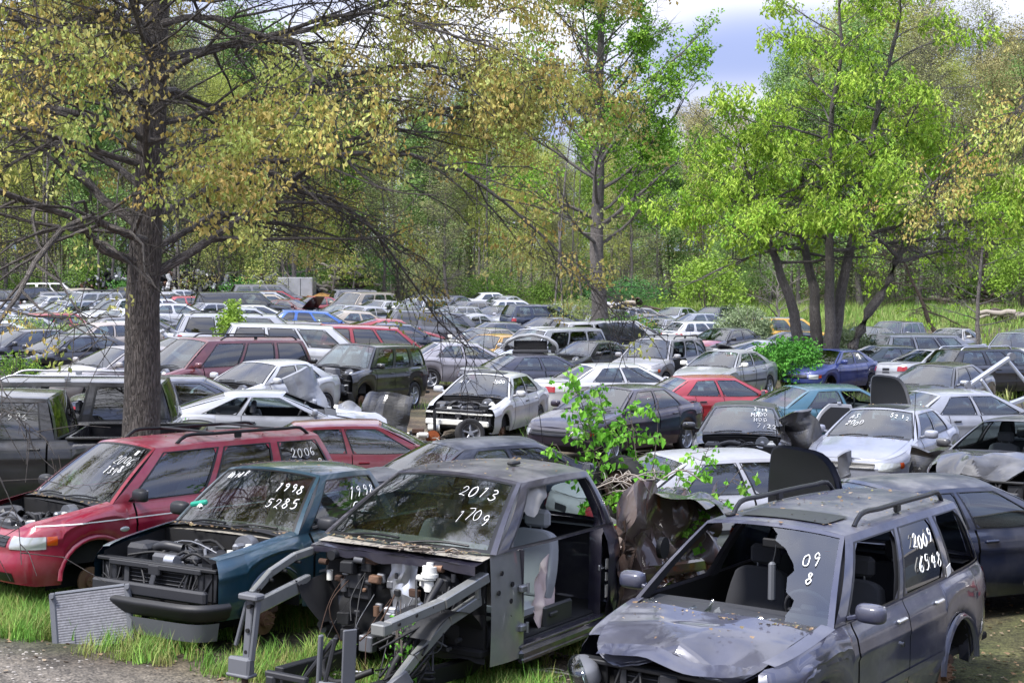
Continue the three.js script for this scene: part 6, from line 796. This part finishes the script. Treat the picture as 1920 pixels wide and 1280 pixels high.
// undergrowth along the wood
{ const r = mulberry(55), kinds = [[0x4f8436, 0x5c8f3c], [0x7a9a40, 0x6d8f3c], [0x4a7c40, 0x568646], [0x8a9464, 0x7c8a58], [0x80795a, 0x747052]]; for (let k = 0; k < 22; k++) { const px = lerp(-60, 1980, (k + r() * .8) / 22), D = 99 + r() * 10, [x, z] = spot(px, D), c = Math.floor(r() * 5); shrub('thicket', `${['green', 'lime', 'dull green', 'pale', 'brownish'][c]} thicket, ${ORD[k]} from the left along the foot of the wood`, x, z, 1.5 + r() * 1.5, 1.6 + r() * 2.6, 130, LEAF.wood2, kinds[c], 500 + k, 'thickets along the wood', BARK.twigPale, 16); } }
{ // brushwood and saplings that fill the wood down to its floor
  const r = mulberry(56), L = []; for (let k = 0; k < 3200; k++) { const D = 106 + r() * 42, x = (r() * 2 - 1) * D * .42, z = -D, h = Math.pow(r(), .9) * 9; L.push([x, ground(x, z) + .2 + h, z, .8 + r() * 1.3]); } const m = crownOf('undergrowth', LEAF.wood2, L, [0x7c9450, 0x8aa05a, 0x708c50, 0x94945e, 0x7a9c58], 57, scene); m.userData.label = 'mixed green undergrowth filling the wood'; m.userData.category = 'undergrowth';
  const W = new Wood(); for (let k = 0; k < 420; k++) { const D = 100 + r() * 40, x = (r() * 2 - 1) * D * .42, z = -D, y = ground(x, z), h = 5 + r() * 9, lx = (r() - .5) * 2.5, lz = (r() - .5) * 2; const P = [V(x, y - .1, z), V(x + lx * .3, y + h * .35, z + lz * .3), V(x + lx * .6, y + h * .7, z + lz * .6), V(x + lx, y + h, z + lz)]; W.limb(P, [.09, .07, .05, .02].map(v => v * (.5 + r())), 5); for (let q = 0; q < 5; q++) { const f = .3 + r() * .6, b = P[1].clone().lerp(P[3], f), a = r() * 6.28, l = .8 + r() * 1.8; W.limb([b, b.clone().add(V(Math.cos(a) * l * .5, l * .4, Math.sin(a) * l * .5)), b.clone().add(V(Math.cos(a) * l, l * .9, Math.sin(a) * l))], [.025, .018, .008], 3); } } const w = mesh('saplings', W.build(), BARK.grey, scene); w.userData = { kind: 'stuff', label: 'bare grey saplings and brushwood filling the wood', category: 'saplings' };
}
// trees left and right and behind the viewpoint, which the windshields mirror
woodTree(0, 0, -14, 16, .95, 1.2, 1, 'tree standing behind the viewpoint, mirrored in windshields, on the left', 'trees behind the viewpoint'); woodTree(3, 1, 3, 22, 1.05, 1.2, 2, 'tree standing behind the viewpoint, mirrored in windshields, in the middle', 'trees behind the viewpoint'); woodTree(1, 0, 17, 14, .95, 1.2, 3, 'tree standing behind the viewpoint, mirrored in windshields, on the right', 'trees behind the viewpoint');
function blade(n, h, w, spread, seed) { const r = mulberry(seed), p = []; for (let k = 0; k < n; k++) { const a = r() * 6.28, x = (r() - .5) * spread, z = (r() - .5) * spread, H = h * (.5 + .8 * r()), l = H * (.15 + .5 * r()), c = Math.cos(a), s = Math.sin(a), W = w * (.6 + .8 * r()), q = (f, g) => [x + c * l * f * f - s * W * g * (1 - f), H * f * (1 - .12 * f), z + s * l * f * f + c * W * g * (1 - f)]; for (const [f0, f1] of [[0, .45], [.45, 1]]) p.push(...q(f0, -1), ...q(f0, 1), ...q(f1, 1), ...q(f0, -1), ...q(f1, 1), ...q(f1, -1)); } const g = new THREE.BufferGeometry(); g.setAttribute('position', new THREE.Float32BufferAttribute(p, 3)); g.computeVertexNormals(); return g; }
const tuft = blade(26, .2, .005, .22, 3), tuftFar = blade(16, .5, .02, .8, 4);
{ const r = mulberry(31), L = []; // grass in the foreground
  for (let k = 0; k < 14000; k++) { const D = 11.2 + r() * 9, x = -D * .37 + r() * D * .66, z = -D; if (nearTrack(x, z) > .25) continue; const n = fbm(x * .9 + 20, z * .9 + 20, 6, 3), front = smooth(-.3, .6, 15.4 + (x + 4) * -.35 - D); if (x > 0 && D < 10.5) continue; if (r() > smooth(.36, .56, n + (x < -3 && D < 15 ? .12 : 0) + (x > -3 ? -.02 : 0))) continue; L.push([x, ground(x, z) + .0, z, .45 + .75 * r()]); }
  const m = crownOf('grass', tuft, L, [0x649438, 0x709e40, 0x588634, 0x80a648, 0xa4a064, 0x9a9a5c], 32, scene); m.userData.label = 'fresh green grass in the foreground'; m.userData.category = 'grass';
  const F = []; for (let k = 0; k < 15000; k++) { const D = 62 + r() * 46, x = lerp(-.04, .40, r()) * D, z = -D; if (r() > grassy(x, z) * .9) continue; F.push([x, ground(x, z), z, .6 + .8 * r()]); } for (let k = 0; k < 3500; k++) { const D = 24 + r() * 50, x = (r() * 2 - 1) * D * .36, z = -D; if (fbm(x * .35 + 50, z * .35 + 50, 91, 4) < .52) continue; F.push([x, ground(x, z), z, .4 + .5 * r()]); }
  const f = crownOf('field_grass', tuftFar, F, [0x8a9a52, 0x7a9a44, 0x6a9a3a, 0xa0a468], 33, scene); f.userData.label = 'grass of the field behind the yard'; f.userData.category = 'grass';
  const chip = (() => { const g = new THREE.BufferGeometry(); g.setAttribute('position', new THREE.Float32BufferAttribute([-.03, 0, 0, .03, .008, -.02, 0, .012, .035, -.03, 0, 0, 0, .01, -.035, .03, .008, -.02], 3)); g.computeVertexNormals(); return g; })(); const K = []; for (let k = 0; k < 4200; k++) { const D = 10.8 + r() * 14, x = (r() * 2 - 1) * D * .36, z = -D; if (nearTrack(x, z) > .4 && r() < .75) continue; K.push([x, ground(x, z) + .012, z, .35 + r() * .6]); }
  const c = crownOf('leaf_litter', chip, K, [0x8a6f52, 0x9a8468, 0x6d5540, 0xa89880], 34, scene); c.userData.label = 'dry leaves scattered on the ground'; c.userData.category = 'leaf litter';
  const peb = new THREE.IcosahedronGeometry(.013, 0), S_ = []; for (let k = 0; k < 1500; k++) { const D = 10.8 + r() * 3.5, x = -D * .37 + r() * D * .3, z = -D; if (nearTrack(x, z) < .3) continue; S_.push([x, ground(x, z) + .004, z, .3 + r() * 1.0]); } const pm = new THREE.InstancedMesh(peb, std(0xffffff, .95), S_.length); pm.name = 'gravel'; const M4 = new THREE.Matrix4(), cc = new THREE.Color(); S_.forEach((p, i) => { M4.makeScale(p[3] * 1.3, p[3] * .7, p[3]); M4.setPosition(p[0], p[1], p[2]); pm.setMatrixAt(i, M4); const g = .18 + r() * .2; pm.setColorAt(i, cc.setRGB(g, g * .92, g * .82)); }); pm.userData = { kind: 'stuff', label: 'pale gravel of the drive in the near left corner', category: 'gravel' }; scene.add(pm);
}
{ // fallen sticks before the cab
  const r = mulberry(36); const o = thing('fallen_sticks', 'dead sticks strewn on the ground before the cab and grey SUV', 'sticks'); for (let k = 0; k < 40; k++) { const p = at(600 + r() * 560, 1190 + r() * 80, 12.6 + r() * 1.6), l = .2 + r() * .7, a = r() * 6.28, y = ground(p.x, p.z) + .02; mesh('stick', tube([[p.x, y, p.z], [p.x + Math.cos(a) * l * .5, y + .06 * r(), p.z + Math.sin(a) * l * .5], [p.x + Math.cos(a) * l, y + .03 * r(), p.z + Math.sin(a) * l]], .005 + r() * .008, 5, 4), r() < .6 ? BARK.dead : BARK.twig, o); }
}
// dead and leaning young trees at the field edge
plant({ seed: 61, H: 7.5, r: .13, taper: .8, tip: .2, lean: [.02, 0], wob: .12, sides: 7, n: 18, h0: .2, h1: .98, len: h => lerp(2.4, 1, h), el: h => lerp(.3, .9, h), lr: .01, seg: 5, sub: 7, twigs: 4, tl: .4, tr: .008, leafP: () => 0, joined: 1, bark: BARK.grey, leaf: LEAF.elder, cols: [0x88aa30] }, ...spot(1832, 66), 'slim grey tree before the log pile at the right', 'tree');
plant({ seed: 62, H: 6, r: .14, taper: .8, tip: .2, lean: [-.45, 0], wob: .15, sides: 7, n: 22, h0: .3, h1: .98, len: h => lerp(2.8, 1.2, h), el: h => lerp(-.1, .6, h), lr: .01, seg: 6, sub: 9, twigs: 5, tl: .5, tr: .008, leafP: () => .04, joined: 1, bark: BARK.brown, leaf: LEAF.elder, cols: [0x88aa30] }, ...spot(1768, 72), 'leaning bare tree with tangled branches right of the forked tree', 'tree');
plant({ seed: 63, H: 3.6, r: .1, taper: .8, tip: .3, lean: [.1, 0], wob: .2, sides: 6, n: 14, h0: .25, h1: .98, len: h => lerp(2.2, 1.2, h), el: h => lerp(.4, .9, h), lr: .014, seg: 5, sub: 5, twigs: 3, tl: .4, tr: .01, leafP: () => 0, joined: 1, bark: BARK.dead, leaf: LEAF.elder, cols: [0x88aa30] }, ...spot(1462, 78), 'bleached dead small tree left of the forked tree', 'tree');
{ const log = (o, a, b, r0, m) => { const w = new Wood(), P = []; for (let k = 0; k <= 5; k++) P.push(V(lerp(a[0], b[0], k / 5), lerp(a[1], b[1], k / 5) + .06 * Math.sin(k * 2), lerp(a[2], b[2], k / 5))); w.limb(P, P.map((_, k) => r0 * lerp(1, .7, k / 5)), 8); mesh('log', w.build(), m, o); };
  for (const [px, D, w, h, n, label, sd] of [[1175, 92, 3.2, 1.6, 26, 'brushwood heap right of the tall upright tree', 1], [1812, 100, 4.6, 2.0, 30, 'pile of bleached logs at the edge of the wood on the right', 2], [1885, 84, 2.4, .8, 9, 'fallen branches in the field at the right', 3], [640, 104, 4, 3.2, 26, 'heap of pale logs and scrap beyond the oak branch tips', 4]]) {
    const o = thing('log_pile', label, 'log pile'), r = mulberry(sd * 91), [x, z] = spot(px, D); for (let k = 0; k < n; k++) { const y = .15 + r() * h * .8, q = (1 - y / h * .6) * w; log(o, [(r() - .5) * q, y, (r() - .5) * 2], [(r() - .5) * q + (r() < .5 ? -1.2 : 1.2), y * (.5 + r()), (r() - .5) * 2], .08 + r() * .17, r() < .6 ? BARK.dead : BARK.brown); } o.position.set(x, ground(x, z), z); } }
{ // scrap heap at the far left, made of countless pieces
  const r = mulberry(73), bx = box(1, .6, .8, 0, 0, 0, .08), n = 5200, m = new THREE.InstancedMesh(bx, std(0xffffff, .6, .3), n), q = new THREE.Quaternion(), e = new THREE.Euler(), M4 = new THREE.Matrix4(), c = new THREE.Color(), tones = [0x1a1b1f, 0x24252a, 0x303238, 0x45464c, 0x6a6c72, 0x9a9ca2, 0xc9cacc, 0x5a4030]; m.name = 'scrap_heap';
  for (let k = 0; k < n; k++) { const px = 100 + r() * 560, D = 101 + r() * 9, p = at(px, 600, D), f = smooth(90, 190, px) * (1 - smooth(540, 660, px)), top = (1.0 + 1.3 * noise2(px * .012, D * .2, 3)) * f + .25, s = .12 + .4 * r() * r(); e.set(r() * 6, r() * 6, r() * 6); q.setFromEuler(e); M4.compose(V(p.x, ground(p.x, p.z) + r() * top, p.z), q, V(s * (1 + r()), s, s)); m.setMatrixAt(k, M4); c.set(tones[Math.floor(Math.pow(r(), 1.3) * 8)]); m.setColorAt(k, c); }
  m.userData = { kind: 'stuff', label: 'long dark heap of scrap at the back left', category: 'scrap heap' }; scene.add(m);
  const t = thing('box_trailer', 'small white box trailer beyond the scrap heap', 'trailer'); mesh('box', box(2.4, 1.3, 2, 0, 1.15, 0, .05), paint(0xc9cacc, .2), t); mesh('panel_seam', join([-.4, .4].map(x => box(.03, 1.2, .02, x, 1.15, 1.01, .004))), M.plastic, t); for (const s of [-1, 1]) mesh('wheel', tyreGeo(.32, .2), M.rubber, t, s * 1.1, .32, 0); { const [x, z] = spot(556, 100); t.position.set(x, ground(x, z) + .3, z); }
  const g = thing('gravel_mound', 'low mound of orange-brown earth beyond the yard', 'mound'); const mg = new THREE.SphereGeometry(1, 24, 12, 0, 6.29, 0, 1.6); mesh('mound', crumple(mg.scale(1.6, 1.1, 1.2), .12, 3, 4), std(0x94703c, .95), g); { const [x, z] = spot(604, 99); g.position.set(x, ground(x, z) - .05, z); }
  const rt = thing('red_tarp', 'small red tarp over scrap beyond the oak branch tips', 'tarp'); const rg = new THREE.SphereGeometry(1, 18, 10, 0, 6.29, 0, 1.6); mesh('tarp', crumple(rg.scale(.9, .7, .7), .15, 3, 6), std(0xa82028, .7), rt); { const [x, z] = spot(688, 98); rt.position.set(x, ground(x, z) + .5, z); }
}

{ // leaf litter caught on hoods and roofs of the near wrecks
  const r = mulberry(444), chip = (() => { const g = new THREE.BufferGeometry(); g.setAttribute('position', new THREE.Float32BufferAttribute([-.022, 0, 0, .022, .006, -.014, 0, .01, .026, -.022, 0, 0, 0, .008, -.026, .022, .006, -.014], 3)); g.computeVertexNormals(); return g; })();
  const on = (h, fn, n) => { const L = []; for (let k = 0; k < n * .45; k++) { const p = fn(r, h.B); L.push([p[0], p[1] + .006, p[2], .25 + r() * .6]); } crownOf('leaf_litter', chip, L, [0x8a6f52, 0x9a8468, 0x6d5540, 0xa89880, 0x7c7a50], 445, h.root); };
  const roof = (q, B) => B.roof(q(), (q() * 2 - 1) * .95), cowl = (q, B) => { const p = B.ws(q() * 1.8 - .9, .0, .0); return [p[0], p[1] + .01, p[2] + .02 + q() * .12]; };
  on(hero.red, roof, 160); on(hero.red, cowl, 120); on(hero.green, roof, 90); on(hero.green, cowl, 150); on(hero.cab, roof, 120); on(hero.cab, cowl, 220); on(hero.grey, roof, 200); on(hero.grey, cowl, 160); on(hero.silver, roof, 40); on(hero.silver, cowl, 60); on(hero.white, cowl, 60); on(hero.nohood, cowl, 80);
  on(hero.grey, (q, B) => B.hood(lerp(6, B.iC, q()), (q() * 2 - 1) * .8, .05), 60);
}
renderer.render(scene, camera);
